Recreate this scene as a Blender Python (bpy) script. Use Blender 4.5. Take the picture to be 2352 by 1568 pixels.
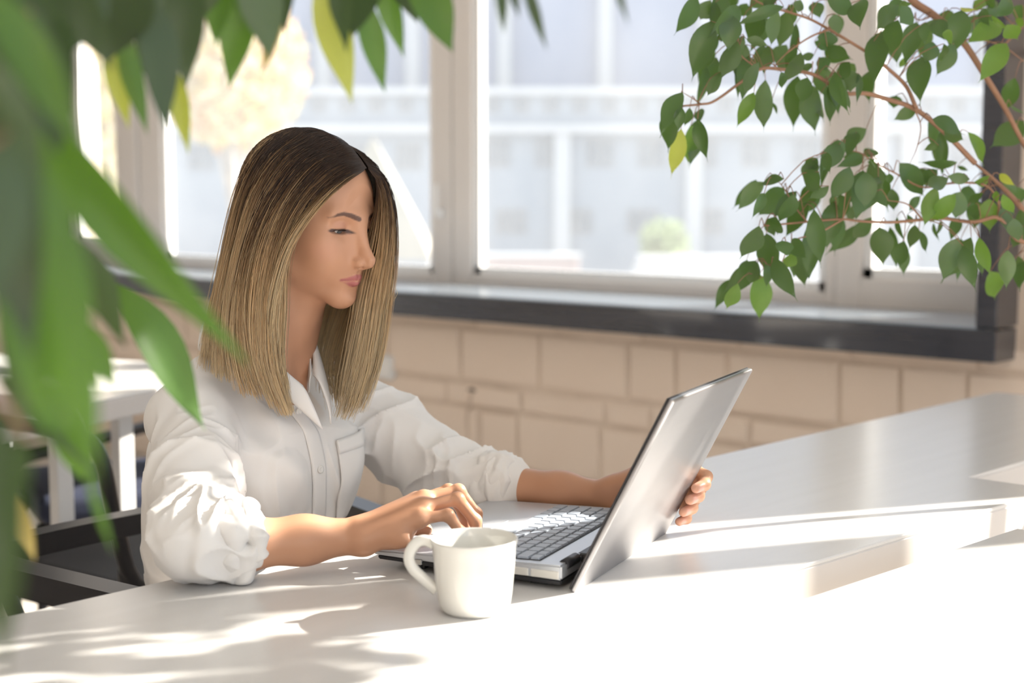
import bpy, bmesh, math, random
import numpy as np
from mathutils import Vector, Matrix

for o in list(bpy.data.objects):
    bpy.data.objects.remove(o, do_unlink=True)
SC = bpy.context.scene
COL = SC.collection
R = math.radians

# ------------------------------------------------------------------ camera
CAM_Z = 1.19
YAW = R(43.0)                       # the wall with the windows runs along X, +Y goes towards it
PITCH = math.atan((784 - 465) / 3231.0)
cam_d = bpy.data.cameras.new('camera')
cam = bpy.data.objects.new('camera', cam_d)
COL.objects.link(cam)
cam.location = (0, 0, CAM_Z)
cam.rotation_euler = (R(90) - PITCH, 0, YAW)
cam_d.sensor_width = 36.0
cam_d.lens = 36.0 * 3231 / 2352
cam_d.clip_start = 0.02
cam_d.clip_end = 400
cam_d.dof.use_dof = True
cam_d.dof.focus_distance = 1.80
cam_d.dof.aperture_fstop = 3.2
SC.camera = cam

# ------------------------------------------------------------------ sky, sun, exposure
world = bpy.data.worlds.new('world')
SC.world = world
world.use_nodes = True
wn = world.node_tree
bg = wn.nodes['Background']
bg.inputs['Color'].default_value = (0.75, 0.87, 1.0, 1)
bg.inputs['Strength'].default_value = 1.25

SUN_AZ = R(28.0)                    # from +Y (out of the window) towards +X
SUN_EL = R(29.0)
sun_dir = Vector((math.sin(SUN_AZ) * math.cos(SUN_EL), math.cos(SUN_AZ) * math.cos(SUN_EL), math.sin(SUN_EL)))
sd = bpy.data.lights.new('sun', 'SUN')
sd.energy = 15.0
sd.angle = R(0.55)
sd.color = (1.0, 0.93, 0.82)
sun = bpy.data.objects.new('sun', sd)
COL.objects.link(sun)
sun.rotation_euler = sun_dir.to_track_quat('Z', 'Y').to_euler()
sun.location = (6, 12, 8)

SC.view_settings.view_transform = 'Standard'
SC.view_settings.look = 'None'
SC.view_settings.exposure = 0.42
SC.view_settings.gamma = 1.0
SC.view_settings.use_curve_mapping = False

SC.cycles.max_bounces = 6
SC.cycles.adaptive_threshold = 0.02
SC.cycles.diffuse_bounces = 3
SC.cycles.glossy_bounces = 3
SC.cycles.transmission_bounces = 4
SC.cycles.transparent_max_bounces = 12

# ------------------------------------------------------------------ helpers
def tag(o, label=None, cat=None, group=None, kind=None):
    if label: o['label'] = label
    if cat: o['category'] = cat
    if group: o['group'] = group
    if kind: o['kind'] = kind
    return o

def empty(name, loc=(0, 0, 0), rz=0.0, label=None, cat=None, group=None):
    o = bpy.data.objects.new(name, None)
    COL.objects.link(o)
    o.location = loc
    o.rotation_euler = (0, 0, rz)
    o.empty_display_size = 0.05
    return tag(o, label, cat, group)

def link(name, me, mats=None, parent=None, loc=None, rot=None):
    o = bpy.data.objects.new(name, me)
    COL.objects.link(o)
    if mats is not None and not me.materials:
        for m in (mats if isinstance(mats, (list, tuple)) else [mats]):
            me.materials.append(m)
    if parent is not None:
        o.parent = parent
    if loc is not None: o.location = loc
    if rot is not None: o.rotation_euler = rot
    return o

class MB:
    """collects simple shapes and links them as one mesh object"""
    def __init__(s):
        s.v = []; s.f = []; s.sm = []
    def add(s, vs, fs, smooth=False):
        n = len(s.v)
        s.v += [tuple(map(float, p)) for p in vs]
        s.f += [tuple(i + n for i in f) for f in fs]
        s.sm += [smooth] * len(fs)
        return s
    def box(s, x0, x1, y0, y1, z0, z1, M=None):
        p = [(x0, y0, z0), (x1, y0, z0), (x1, y1, z0), (x0, y1, z0), (x0, y0, z1), (x1, y0, z1), (x1, y1, z1), (x0, y1, z1)]
        if M is not None: p = [tuple(M @ Vector(q)) for q in p]
        return s.add(p, [(0, 3, 2, 1), (4, 5, 6, 7), (0, 1, 5, 4), (1, 2, 6, 5), (2, 3, 7, 6), (3, 0, 4, 7)])
    def rbox(s, x0, x1, y0, y1, z0, z1, b=0.004, seg=2, M=None):
        bm = bmesh.new()
        bmesh.ops.create_cube(bm, size=1.0)
        for v in bm.verts:
            v.co = ((x0 + x1) / 2 + v.co.x * (x1 - x0), (y0 + y1) / 2 + v.co.y * (y1 - y0), (z0 + z1) / 2 + v.co.z * (z1 - z0))
        bmesh.ops.bevel(bm, geom=bm.edges[:], offset=b, segments=seg, affect='EDGES', profile=0.5)
        bm.verts.index_update()
        p = [v.co.copy() for v in bm.verts]
        if M is not None: p = [M @ q for q in p]
        s.add(p, [[v.index for v in f.verts] for f in bm.faces], False)
        bm.free()
        return s
    def tube(s, path, rad, n=8, caps=True, flat=None, up=None):
        P = [Vector(p) for p in path]
        if not isinstance(rad, (list, tuple)): rad = [rad] * len(P)
        vs = []; fs = []
        T = []
        for i in range(len(P)):
            t = P[min(i + 1, len(P) - 1)] - P[max(i - 1, 0)]
            T.append(t.normalized())
        ref = Vector(up) if up else (Vector((0, 0, 1)) if abs(T[0].z) < 0.9 else Vector((1, 0, 0)))
        a = (ref - T[0] * ref.dot(T[0])).normalized()
        for i in range(len(P)):
            a = (a - T[i] * a.dot(T[i])).normalized()
            b = T[i].cross(a)
            for k in range(n):
                w = 2 * math.pi * k / n
                fl = flat if flat else 1.0
                vs.append(P[i] + a * (math.cos(w) * rad[i]) + b * (math.sin(w) * rad[i] * fl))
        for i in range(len(P) - 1):
            for k in range(n):
                k2 = (k + 1) % n
                fs.append((i * n + k, i * n + k2, (i + 1) * n + k2, (i + 1) * n + k))
        s.add(vs, fs, True)
        if caps:
            m = len(s.v) - len(vs)
            s.f.append(tuple(m + k for k in range(n))[::-1]); s.sm.append(False)
            s.f.append(tuple(m + (len(P) - 1) * n + k for k in range(n))); s.sm.append(False)
        return s
    def lathe(s, prof, n=48, c=(0, 0, 0), close=False):
        vs = []; fs = []
        for (r, z) in prof:
            for k in range(n):
                w = 2 * math.pi * k / n
                vs.append((c[0] + r * math.cos(w), c[1] + r * math.sin(w), c[2] + z))
        for i in range(len(prof) - 1):
            for k in range(n):
                k2 = (k + 1) % n
                fs.append((i * n + k, i * n + k2, (i + 1) * n + k2, (i + 1) * n + k))
        return s.add(vs, fs, True)
    def mesh(s, name):
        me = bpy.data.meshes.new(name)
        me.from_pydata(s.v, [], s.f)
        me.polygons.foreach_set('use_smooth', s.sm)
        me.update()
        return me
    def build(s, name, mat, parent=None, loc=None, rot=None):
        return link(name, s.mesh(name), mat, parent, loc, rot)

def bezier(pts, n):
    """Catmull-Rom through the points"""
    P = [np.array(p, float) for p in pts]
    P = [2 * P[0] - P[1]] + P + [2 * P[-1] - P[-2]]
    out = []
    m = len(P) - 3
    for i in range(n):
        t = i / (n - 1) * m
        k = min(int(t), m - 1); u = t - k
        a, b, c, d = P[k:k + 4]
        out.append(0.5 * ((2 * b) + (-a + c) * u + (2 * a - 5 * b + 4 * c - d) * u * u + (-a + 3 * b - 3 * c + d) * u ** 3))
    return out

# ------------------------------------------------------------------ materials
def mat(name, col, rough=0.5, spec=0.5, metal=0.0, noise=None, bump=None, sss=0.0, sheen=0.0, coat=0.0, coords='Object'):
    """noise = (scale, strength, second colour, stretch xyz); bump = (scale, strength, distance)"""
    m = bpy.data.materials.new(name)
    m.use_nodes = True
    nt = m.node_tree; N = nt.nodes; L = nt.links
    b = N['Principled BSDF']
    b.inputs['Base Color'].default_value = (*col, 1)
    b.inputs['Roughness'].default_value = rough
    b.inputs['Specular IOR Level'].default_value = spec
    b.inputs['Metallic'].default_value = metal
    if sss:
        b.inputs['Subsurface Weight'].default_value = sss
        b.inputs['Subsurface Radius'].default_value = (1.0, 0.35, 0.2)
        b.inputs['Subsurface Scale'].default_value = 0.008
    if sheen: b.inputs['Sheen Weight'].default_value = sheen
    if coat:
        b.inputs['Coat Weight'].default_value = coat
        b.inputs['Coat Roughness'].default_value = 0.08
    if noise or bump:
        tc = N.new('ShaderNodeTexCoord')
    if noise:
        sc, st, c2, stretch = noise
        mp = N.new('ShaderNodeMapping'); mp.inputs['Scale'].default_value = stretch
        L.new(tc.outputs[coords], mp.inputs['Vector'])
        nz = N.new('ShaderNodeTexNoise'); nz.inputs['Scale'].default_value = sc
        nz.inputs['Detail'].default_value = 5.0
        L.new(mp.outputs['Vector'], nz.inputs['Vector'])
        rm = N.new('ShaderNodeMapRange')
        rm.inputs['From Min'].default_value = 0.35; rm.inputs['From Max'].default_value = 0.7
        rm.inputs['To Min'].default_value = 0.0; rm.inputs['To Max'].default_value = st
        L.new(nz.outputs['Fac'], rm.inputs['Value'])
        mx = N.new('ShaderNodeMix'); mx.data_type = 'RGBA'
        mx.inputs['A'].default_value = (*col, 1); mx.inputs['B'].default_value = (*c2, 1)
        L.new(rm.outputs['Result'], mx.inputs['Factor'])
        L.new(mx.outputs['Result'], b.inputs['Base Color'])
    if bump:
        nz = N.new('ShaderNodeTexNoise'); nz.inputs['Scale'].default_value = bump[0]
        nz.inputs['Detail'].default_value = 6.0
        L.new(tc.outputs[coords], nz.inputs['Vector'])
        bp = N.new('ShaderNodeBump'); bp.inputs['Strength'].default_value = bump[1]; bp.inputs['Distance'].default_value = bump[2]
        L.new(nz.outputs['Fac'], bp.inputs['Height'])
        L.new(bp.outputs['Normal'], b.inputs['Normal'])
    return m

def leaf_mat(name, col, back, trans, tw=0.4, rough=0.35):
    """waxy leaf: reflects one green, lets yellower light through"""
    m = bpy.data.materials.new(name); m.use_nodes = True
    nt = m.node_tree; N = nt.nodes; L = nt.links
    b = N['Principled BSDF']; out = N['Material Output']
    b.inputs['Roughness'].default_value = rough
    b.inputs['Specular IOR Level'].default_value = 0.45
    geo = N.new('ShaderNodeNewGeometry')
    oi = N.new('ShaderNodeObjectInfo')
    mx = N.new('ShaderNodeMix'); mx.data_type = 'RGBA'
    mx.inputs['A'].default_value = (*col, 1); mx.inputs['B'].default_value = (*back, 1)
    L.new(geo.outputs['Backfacing'], mx.inputs['Factor'])
    hs = N.new('ShaderNodeHueSaturation')
    rm = N.new('ShaderNodeMapRange'); rm.inputs['To Min'].default_value = 0.8; rm.inputs['To Max'].default_value = 1.25
    L.new(oi.outputs['Random'], rm.inputs['Value'])
    L.new(rm.outputs['Result'], hs.inputs['Value'])
    L.new(mx.outputs['Result'], hs.inputs['Color'])
    L.new(hs.outputs['Color'], b.inputs['Base Color'])
    tl = N.new('ShaderNodeBsdfTranslucent'); tl.inputs['Color'].default_value = (*trans, 1)
    ms = N.new('ShaderNodeMixShader'); ms.inputs['Fac'].default_value = tw
    L.new(b.outputs['BSDF'], ms.inputs[1]); L.new(tl.outputs['BSDF'], ms.inputs[2])
    L.new(ms.outputs['Shader'], out.inputs['Surface'])
    return m

M_wall = mat('peach painted block', (0.93, 0.79, 0.67), 0.75, 0.25, noise=(3.0, 0.5, (0.90, 0.74, 0.61), (1, 1, 1)), bump=(35, 0.35, 0.01))
M_mortar = mat('painted mortar', (0.86, 0.72, 0.60), 0.85, 0.2, noise=(4.0, 0.8, (0.68, 0.55, 0.44), (1, 1, 1)), bump=(60, 0.5, 0.01))
M_ceiling = mat('white ceiling paint', (0.88, 0.88, 0.88), 0.8, 0.2, bump=(20, 0.05, 0.01))
M_floor = mat('warm concrete floor', (0.60, 0.54, 0.48), 0.5, 0.35, noise=(2.0, 0.5, (0.52, 0.46, 0.41), (1, 1, 1)))
M_black = mat('charcoal stained timber', (0.020, 0.025, 0.040), 0.22, 0.5, noise=(4.0, 0.9, (0.038, 0.045, 0.064), (0.6, 6, 12)), coat=1.0)
M_pvc = mat('white window plastic', (0.80, 0.75, 0.71), 0.35, 0.45, noise=(2, 0.2, (0.76, 0.71, 0.67), (1, 1, 1)))
M_table = mat('white laminate', (0.79, 0.775, 0.76), 0.24, 0.5, noise=(5.0, 0.45, (0.74, 0.72, 0.70), (9, 0.6, 1)))
M_edge = mat('white edge band', (0.74, 0.70, 0.67), 0.45, 0.4, noise=(4, 0.3, (0.70, 0.65, 0.61), (1, 1, 6)))
M_whitemetal = mat('white powder coated steel', (0.80, 0.80, 0.80), 0.4, 0.4, noise=(10, 0.2, (0.76, 0.76, 0.77), (1, 1, 1)))
# ------------------------------------------------------------------ the room
M_cream_wall = mat('cream wall paint', (0.88, 0.80, 0.72), 0.75, 0.25, noise=(2.0, 0.3, (0.84, 0.76, 0.68), (1, 1, 1)), bump=(20, 0.05, 0.01))
WY = 3.62          # room face of the window wall
WO = 4.20          # its outer face
HEAD, CEIL = 3.35, 3.8
MB().box(-9, 4.5, -2.2, WO, -0.1, 0).build('floor', M_floor)['kind'] = 'structure'
MB().box(-9, 4.5, -2.2, WO, CEIL, CEIL + 0.15).build('ceiling', M_ceiling)['kind'] = 'structure'
MB().box(-9.15, -9, -2.2, WO, 0, CEIL).build('wall_left', M_ceiling)['kind'] = 'structure'
MB().box(-9, 4.5, -2.35, -2.2, 0, CEIL).build('wall_back', M_cream_wall)['kind'] = 'structure'
WIN = [(-7.05, -1.60), (-0.08, 4.2)]
wb = MB()
REC = 0.008        # the core wall is the mortar bed, the blocks stand proud of it
wb.box(-9, 4.5, WY + REC, WO, 0, 0.84)
wb.box(-9, 4.5, WY + REC, WO, HEAD, CEIL)
for a, b in ((-9, -7.05), (-1.60, -0.08), (4.2, 4.5)):
    wb.box(a, b, WY + REC, WO, 0.84, HEAD)
wall = wb.build('wall_window', M_mortar); wall['kind'] = 'structure'

# painted blocks under the sill and on the pier, each its own piece
rng = random.Random(4)
block_cache = {}
def block_mesh(w, h, var):
    k = (round(w, 3), round(h, 3), var)
    if k not in block_cache:
        bm = bmesh.new(); bmesh.ops.create_cube(bm, size=1.0)
        for v in bm.verts:
            v.co = (v.co.x * w, v.co.y * 0.05, v.co.z * h)
        bmesh.ops.bevel(bm, geom=[e for e in bm.edges if all(v.co.y < 0 for v in e.verts)], offset=0.007, segments=2, affect='EDGES')
        r2 = random.Random(var)
        for v in bm.verts:
            v.co += Vector((r2.uniform(-1, 1), r2.uniform(-.4, .4), r2.uniform(-1, 1))) * 0.0025
        me = bpy.data.meshes.new('block'); bm.to_mesh(me); bm.free()
        me.materials.append(M_wall)
        block_cache[k] = me
    return block_cache[k]
rows = [(0.742, 0.805, 0.38), (0.545, 0.730, 0.19), (0.452, 0.528, 0.38), (0.255, 0.438, 0.38), (0.165, 0.243, 0.38), (0.01, 0.152, 0.38)]
for ri, (z0, z1, wd) in enumerate(rows):
    x = -6.56 if ri == 1 else -6.6 + (ri * 0.17) % 0.3
    i = 0
    while x < 0.9:
        w = wd
        if ri == 1: w = 0.39 if rng.random() < 0.35 else 0.195
        elif rng.random() < 0.3: w = wd * 0.5
        link('block', block_mesh(w - 0.007, (z1 - z0), rng.randint(0, 3)), None, wall,
             (x + w / 2, WY + 0.025 + rng.uniform(-0.002, 0.003), (z0 + z1) / 2), (0, rng.uniform(-.006, .006), 0))
        x += w; i += 1
z = 0.815
while z < 2.3:                       # the pier between the two windows
    x = -1.60 + (0.0 if int(z * 10) % 2 else 0.19)
    while x < -0.15:
        link('block', block_mesh(0.369, 0.178, rng.randint(0, 3)), None, wall, (x + 0.19, WY + 0.025 + rng.uniform(-.002, .003), z + 0.094))
        x += 0.38
    z += 0.19
MB().box(-1.6, -0.08, WY, WY + 0.05, 2.335, HEAD + .45).build('plaster', M_wall, wall)
MB().box(-9, -7.05, WY, WY + 0.05, 0.0, CEIL).build('plaster', M_wall, wall)
pb = MB()                            # a smear of mortar running down from a dark knot
pb.tube(bezier([(-3.575, WY + .004, .505), (-3.59, WY + .004, .46), (-3.60, WY + .005, .40), (-3.595, WY + .005, .33), (-3.60, WY + .005, .27)], 14), [.010, .011, .010, .012, .011, .010, .011, .012, .010, .010, .011, .012, .011, .009], 6)
pb.build('mortar_run', M_mortar, wall)
MB().tube([(-3.60, WY + .004, .508), (-3.575, WY + .001, .512), (-3.555, WY + .004, .507)], [.004, .008, .004], 6).build('knot', mat('dark plaster knot', (.12, .09, .07), .9, .2, noise=(40, .5, (.2, .15, .12), (1, 1, 1))), wall)

# ------------------------------------------------------------------ windows
M_bead = mat('white glazing bead', (0.92, 0.91, 0.90), 0.35, 0.45, noise=(3, 0.15, (0.82, 0.8, 0.78), (1, 1, 1)))
M_gasket = mat('grey rubber gasket', (0.35, 0.33, 0.32), 0.6, 0.3, noise=(20, 0.3, (0.3, 0.28, 0.27), (1, 1, 1)))
def glass_mat():
    m = bpy.data.materials.new('hazy window glass'); m.use_nodes = True
    nt = m.node_tree; N = nt.nodes; L = nt.links
    N.remove(N['Principled BSDF']); out = N['Material Output']
    tr = N.new('ShaderNodeBsdfTransparent'); tr.inputs['Color'].default_value = (0.97, 0.98, 0.98, 1)
    gl = N.new('ShaderNodeBsdfGlossy'); gl.inputs['Roughness'].default_value = 0.03
    tl = N.new('ShaderNodeBsdfTranslucent'); tl.inputs['Color'].default_value = (1, 1, 1, 1)
    tc = N.new('ShaderNodeTexCoord')
    nz = N.new('ShaderNodeTexNoise'); nz.inputs['Scale'].default_value = 1.6; nz.inputs['Detail'].default_value = 6
    L.new(tc.outputs['Object'], nz.inputs['Vector'])
    rm = N.new('ShaderNodeMapRange'); rm.inputs['To Min'].default_value = 0.045; rm.inputs['To Max'].default_value = 0.12  # bright haze over the view, put into the glass as translucency
    L.new(nz.outputs['Fac'], rm.inputs['Value'])
    m1 = N.new('ShaderNodeMixShader'); m2 = N.new('ShaderNodeMixShader'); m2.inputs['Fac'].default_value = 0.04
    L.new(rm.outputs['Result'], m1.inputs['Fac'])
    L.new(tr.outputs['BSDF'], m1.inputs[1]); L.new(tl.outputs['BSDF'], m1.inputs[2])
    L.new(m1.outputs['Shader'], m2.inputs[1]); L.new(gl.outputs['BSDF'], m2.inputs[2])
    L.new(m2.outputs['Shader'], out.inputs['Surface'])
    return m
M_glass = glass_mat()

def window(n, x0, x1, panes):
    """panes: (glass x0, glass x1, glass bottom z, frame x0, frame x1, opening sash?)"""
    w = empty('window_%d' % n, (x0, 4.0, 0.86)); w['kind'] = 'structure'
    def P(name, mb, m): 
        o = mb.build(name, m); o.parent = w; o.location = (-x0, -4.0, -0.86); return o
    top = HEAD - 0.02
    for (gx0, gx1, gz, fx0, fx1, sash) in panes:
        yf = 3.965 if sash else 3.985
        f = MB()
        f.rbox(fx0, gx0, yf, 4.06, 0.855, top, 0.006)
        f.rbox(gx1, fx1, yf, 4.06, 0.855, top, 0.006)
        f.rbox(gx0 - .002, gx1 + .002, yf + .001, 4.06, 0.855, gz, 0.006)
        f.rbox(gx0 - .002, gx1 + .002, yf + .001, 4.06, top - 0.10, top, 0.006)
        P('sash' if sash else 'frame', f, M_pvc)
        bd = MB()
        t = 0.030
        for (a, b, c, d) in ((gx0, gx0 + t, gz, top - .1), (gx1 - t, gx1, gz, top - .1), (gx0, gx1, gz, gz + t), (gx0, gx1, top - .1 - t, top - .1)):
            bd.box(a, b, yf + .018, 4.035, c, d)
        P('glazing_bead', bd, M_bead)
        gl = MB().add([(gx0, 4.03, gz), (gx1, 4.03, gz), (gx1, 4.03, top - .1), (gx0, 4.03, top - .1)], [(0, 1, 2, 3)])
        P('pane', gl, M_glass)
    return w, P
w1, P1 = window(1, -7.05, -1.60, [
    (-6.93, -6.50, 0.985, -7.04, -6.315, True),
    (-6.12, -4.16, 0.900, -6.31, -4.048, False),
    (-3.935, -2.345, 0.905, -4.042, -2.300, False),
    (-2.205, -1.70, 0.955, -2.295, -1.605, True)])
sm = MB()
for x in (-6.3125, -4.045, -2.2975): sm.box(x - .004, x + .004, 3.992, 4.05, .86, HEAD - .02)
P1('seam', sm, M_gasket)
hd = MB().rbox(-4.112, -4.092, 3.955, 3.985, 1.13, 1.165, .004).rbox(-4.110, -4.094, 3.945, 3.957, 1.145, 1.265, .004)
P1('handle', hd, M_bead)
w2, P2 = window(2, -0.08, 4.2, [
    (0.0, 0.385, 0.95, -0.07, 0.405, True),
    (0.43, 2.05, 0.905, 0.407, 2.10, False),
    (2.17, 4.05, 0.905, 2.105, 4.19, False)])

M_sillsheen = mat('pale blue grey sill sheen', (0.26, 0.31, 0.37), 0.25, 0.5, noise=(3, 0.5, (0.20, 0.24, 0.29), (1, 4, 1)), coat=0.6)  # sky reflection along the sill, put into its pale colour
def black_frame(n, x0, x1):
    """deep stained timber lining that stands out into the room"""
    t = empty('trim_%d' % n, (x0, 3.5, 0.86)); t['kind'] = 'structure'
    def P(name, mb):
        o = mb.build(name, M_black); o.parent = t; o.location = (-x0, -3.5, -0.86)
    P('sill_board', MB().rbox(x0 - .0, x1 + .0, 3.5, 3.99, 0.775, 0.860, .003))
    o = MB().rbox(x0 + .05, x1 - .055, 3.503, 3.985, 0.8602, 0.866, .001).build('sill_sheen', M_sillsheen); o.parent = t; o.location = (-x0, -3.5, -0.86)  # thin board added to carry the painted sky sheen
    P('head_board', MB().rbox(x0, x1, 3.5, 3.99, HEAD, HEAD + .09, .003))
    P('side_board', MB().rbox(x0 - .002, x0 + .05, 3.498, 3.985, 0.866, HEAD, .003))
    P('side_board', MB().rbox(x1 - .055, x1 + .002, 3.498, 3.985, 0.866, HEAD, .003))
black_frame(1, -7.10, -1.555)
black_frame(2, -0.13, 4.2)
box = MB().rbox(-4.30, -3.995, WY - .02, WY + .02, .508, .606, .012)
tag(box.build('wall_box', M_bead), 'small white box on the peach block wall beside her hair', 'box')
# ------------------------------------------------------------------ outside the window
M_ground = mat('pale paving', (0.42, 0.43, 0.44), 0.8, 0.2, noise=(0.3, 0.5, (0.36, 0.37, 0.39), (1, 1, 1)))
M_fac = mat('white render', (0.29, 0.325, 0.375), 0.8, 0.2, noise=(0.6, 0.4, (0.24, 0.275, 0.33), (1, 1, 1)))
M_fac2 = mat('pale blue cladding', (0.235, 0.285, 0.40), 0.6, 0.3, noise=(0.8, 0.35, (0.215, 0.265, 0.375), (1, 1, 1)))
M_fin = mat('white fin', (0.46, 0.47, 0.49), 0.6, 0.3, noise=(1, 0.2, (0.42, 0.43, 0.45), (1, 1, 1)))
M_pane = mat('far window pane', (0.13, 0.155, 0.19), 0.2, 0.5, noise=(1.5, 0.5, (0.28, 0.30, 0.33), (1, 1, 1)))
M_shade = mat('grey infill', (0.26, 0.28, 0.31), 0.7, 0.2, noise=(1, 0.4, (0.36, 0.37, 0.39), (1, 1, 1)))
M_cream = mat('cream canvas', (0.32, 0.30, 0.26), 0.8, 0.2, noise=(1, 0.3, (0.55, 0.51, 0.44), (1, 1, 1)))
M_red = mat('dull red brick', (0.34, 0.27, 0.27), 0.8, 0.2, noise=(2, 0.4, (0.45, 0.34, 0.33), (1, 1, 1)))
dh = Vector((-math.sin(YAW), math.cos(YAW), 0)); rh = Vector((math.cos(YAW), math.sin(YAW), 0))
GZ = -4.0
def outw(s, dist, z): return rh * s + dh * dist + Vector((0, 0, z))
def oframe(dist):      # local x to the right, y away from us
    M = Matrix.Identity(4)
    M.col[0][:3] = rh; M.col[1][:3] = dh; M.col[3][:3] = dh * dist
    return M
MB().box(-120, 40, 4.6, 150, GZ - .2, GZ).build('ground', M_ground)['kind'] = 'structure'
# the long white block across the yard, 80 m away; positions in metres along its front and above our floor
b = empty('white_block', dh * 80.0, YAW, 'long white building with small windows across the yard', 'building')
b.location.z = GZ
def bp(name, mb, m, par=None):
    o = mb.build(name, m, b, (0, 0, -GZ)); return o
bp('wall', MB().box(-28.13, 32.78, 0, 10, GZ, 7.45), M_fac)
bp('ledge', MB().box(-21.69, 32.78, -.7, 0.2, 5.08, 5.52), M_fin)
bp('ledge', MB().box(-28.13, 32.78, -.4, 0.2, 7.21, 7.6), M_fin)
for x in (10.25, -2.38, 2.82, 22.38):
    bp('pilaster', MB().box(x - .45, x + .45, -.5, .2, GZ, 5.28), M_fin)
def far_window(x0, w, z0, z1):
    o = bp('window', MB().box(x0, x0 + w, -.06, .1, z0, z1), M_shade)
    c = MB()
    for k in range(2):
        c.box(x0 + k * w / 2 + .1, x0 + (k + 1) * w / 2 - .1, -.12, -.05, z0 + .12, z1 - .12)
    c.build('pane', M_pane, o)
for i in range(10): far_window(-1.63 + i * 2.922, 1.54, 3.2, 4.73)
for i in range(8): far_window(-0.89 + i * 3.714, 1.73, -0.54, 0.87)
for i in range(24): far_window(-11.29 + i * 1.634, 0.84, 6.22, 7.06)
for i in range(7): far_window(-21.19 + i * 2.922, 1.49, 3.05, 4.53)
# taller blue block with white fins behind it
t = empty('blue_block', dh * 96.0, YAW, 'tall pale blue building with white vertical fins behind the white one', 'building')
t.location.z = GZ
MB().box(-33.75, 42.31, 0, 12, 0, 40).build('wall', M_fac2, t)
for x in (-18.54, -12.6, -6.66, -0.53, 6.21, 12.9, 19.43, 25.97, 31.91):
    MB().box(x - .45, x + .45, -1.0, .1, 0, 40).build('fin', M_fin, t)
# low things in the yard
D3 = 60.0
gw = empty('garden_wall', dh * D3 + rh * 0.82, YAW, 'low dull red wall in the yard behind the middle pane', 'wall'); gw.location.z = GZ
MB().rbox(-2.04, 2.04, 0, 1.0, 0, 2.87, .08, 2).build('body', M_red, gw)
MB().rbox(-2.14, 2.14, -.1, 1.1, 2.87, 2.99, .03, 1).build('cap', M_fin, gw)
st = empty('steps', outw(9.55, D3, GZ), YAW, 'white outdoor steps below the far windows', 'steps')
for i in range(5):
    MB().box(-4.1 - .1 * i, 4.3, -i * .5, 1.5, 0, 2.906 - i * 0.241).build('step', M_fin, st)
rp = random.Random(9)
tent = empty('canopy', outw(-4.69, 48.0, GZ), YAW, 'cream pointed canopy standing in the yard beside her face', 'canopy')
z_ap, z_e, w = 7.42, 3.33, 2.08
MB().add([(-w, -w, z_e), (w, -w, z_e), (w, w, z_e), (-w, w, z_e), (0, 0, z_ap)], [(0, 1, 4), (1, 2, 4), (2, 3, 4), (3, 0, 4), (3, 2, 1, 0)]).build('roof', M_cream, tent)
for sx in (-1, 1):
    for sy in (-1, 1):
        MB().tube([(sx * w * .95, sy * w * .95, 0), (sx * w * .95, sy * w * .95, z_e)], .05, 6).build('pole', M_fin, tent)
def autumn_tree(x, dist, zc, rx, rz, n, cols, label, seed):
    k = 1.0; r = random.Random(seed)
    o = empty('autumn_tree', outw(x, dist, GZ), 0, label, 'tree', 'trees in the yard')
    MB().tube(bezier([(0, 0, 0), (.1, .05, zc * .4), (-.1, 0, zc * .8), (.05, 0, zc * 1.2)], 12), [.22 - .015 * i for i in range(12)], 8).build('trunk', M_treebark, o)
    tb = MB()
    for i in range(9):
        a = r.uniform(0, 6.28); e = r.uniform(.3, .9)
        tb.tube(bezier([(0, 0, zc * r.uniform(.5, .9)), (math.cos(a) * rx * k * .4, math.sin(a) * rx * k * .4, zc), (math.cos(a) * rx * k * .8, math.sin(a) * rx * k * .8, zc + rz * k * (e - .4))], 7), [.08, .07, .06, .05, .04, .03, .02], 5)
    tb.build('boughs', M_treebark, o)
    for ci, c in enumerate(cols):
        m = MB()
        for i in range(n // len(cols)):
            u = r.gauss(0, 1), r.gauss(0, 1), r.gauss(0, 1); ln = math.sqrt(sum(q * q for q in u)); rr = r.random() ** .4
            p = Vector((u[0] / ln * rx * k * rr, u[1] / ln * rx * k * rr, zc + u[2] / ln * rz * k * rr))
            a = Vector((r.uniform(-1, 1), r.uniform(-1, 1), r.uniform(-1, 1))).normalized() * .20
            b2 = a.orthogonal().normalized() * .13
            m.add([p - a, p + b2, p + a, p - b2], [(0, 1, 2, 3)])
        f = m.build('foliage', c, o); f['kind'] = 'stuff'
M_treebark = mat('grey tree bark', (0.40, 0.36, 0.33), 0.8, 0.2, noise=(3, 0.5, (0.3, 0.27, 0.25), (1, 1, 1)))
def fl(n, c, t): return leaf_mat(n, c, c, t, 0.5, 0.6)
F1 = fl('yellow autumn leaf', (0.62, 0.50, 0.22), (0.75, 0.62, 0.30)); F2 = fl('pale gold autumn leaf', (0.62, 0.56, 0.38), (0.72, 0.66, 0.42)); F3 = fl('orange autumn leaf', (0.62, 0.38, 0.24), (0.75, 0.48, 0.30))
F4 = fl('grey green leaf', (0.26, 0.32, 0.23), (0.36, 0.44, 0.26))
autumn_tree(-7.48, 38, 8.78, 2.00, 2.23, 2600, [F1, F2, F3], 'yellow and orange autumn tree seen through the left panes above her head', 1)
autumn_tree(-12.61, 44, 8.39, 1.77, 3.54, 2000, [F2, F1, F2], 'pale gold autumn tree at the far left behind the strap leaves', 2)
autumn_tree(7.35, 68, 3.19, 1.26, 1.26, 700, [F4], 'small grey green bush in front of the white building', 3)
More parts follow.
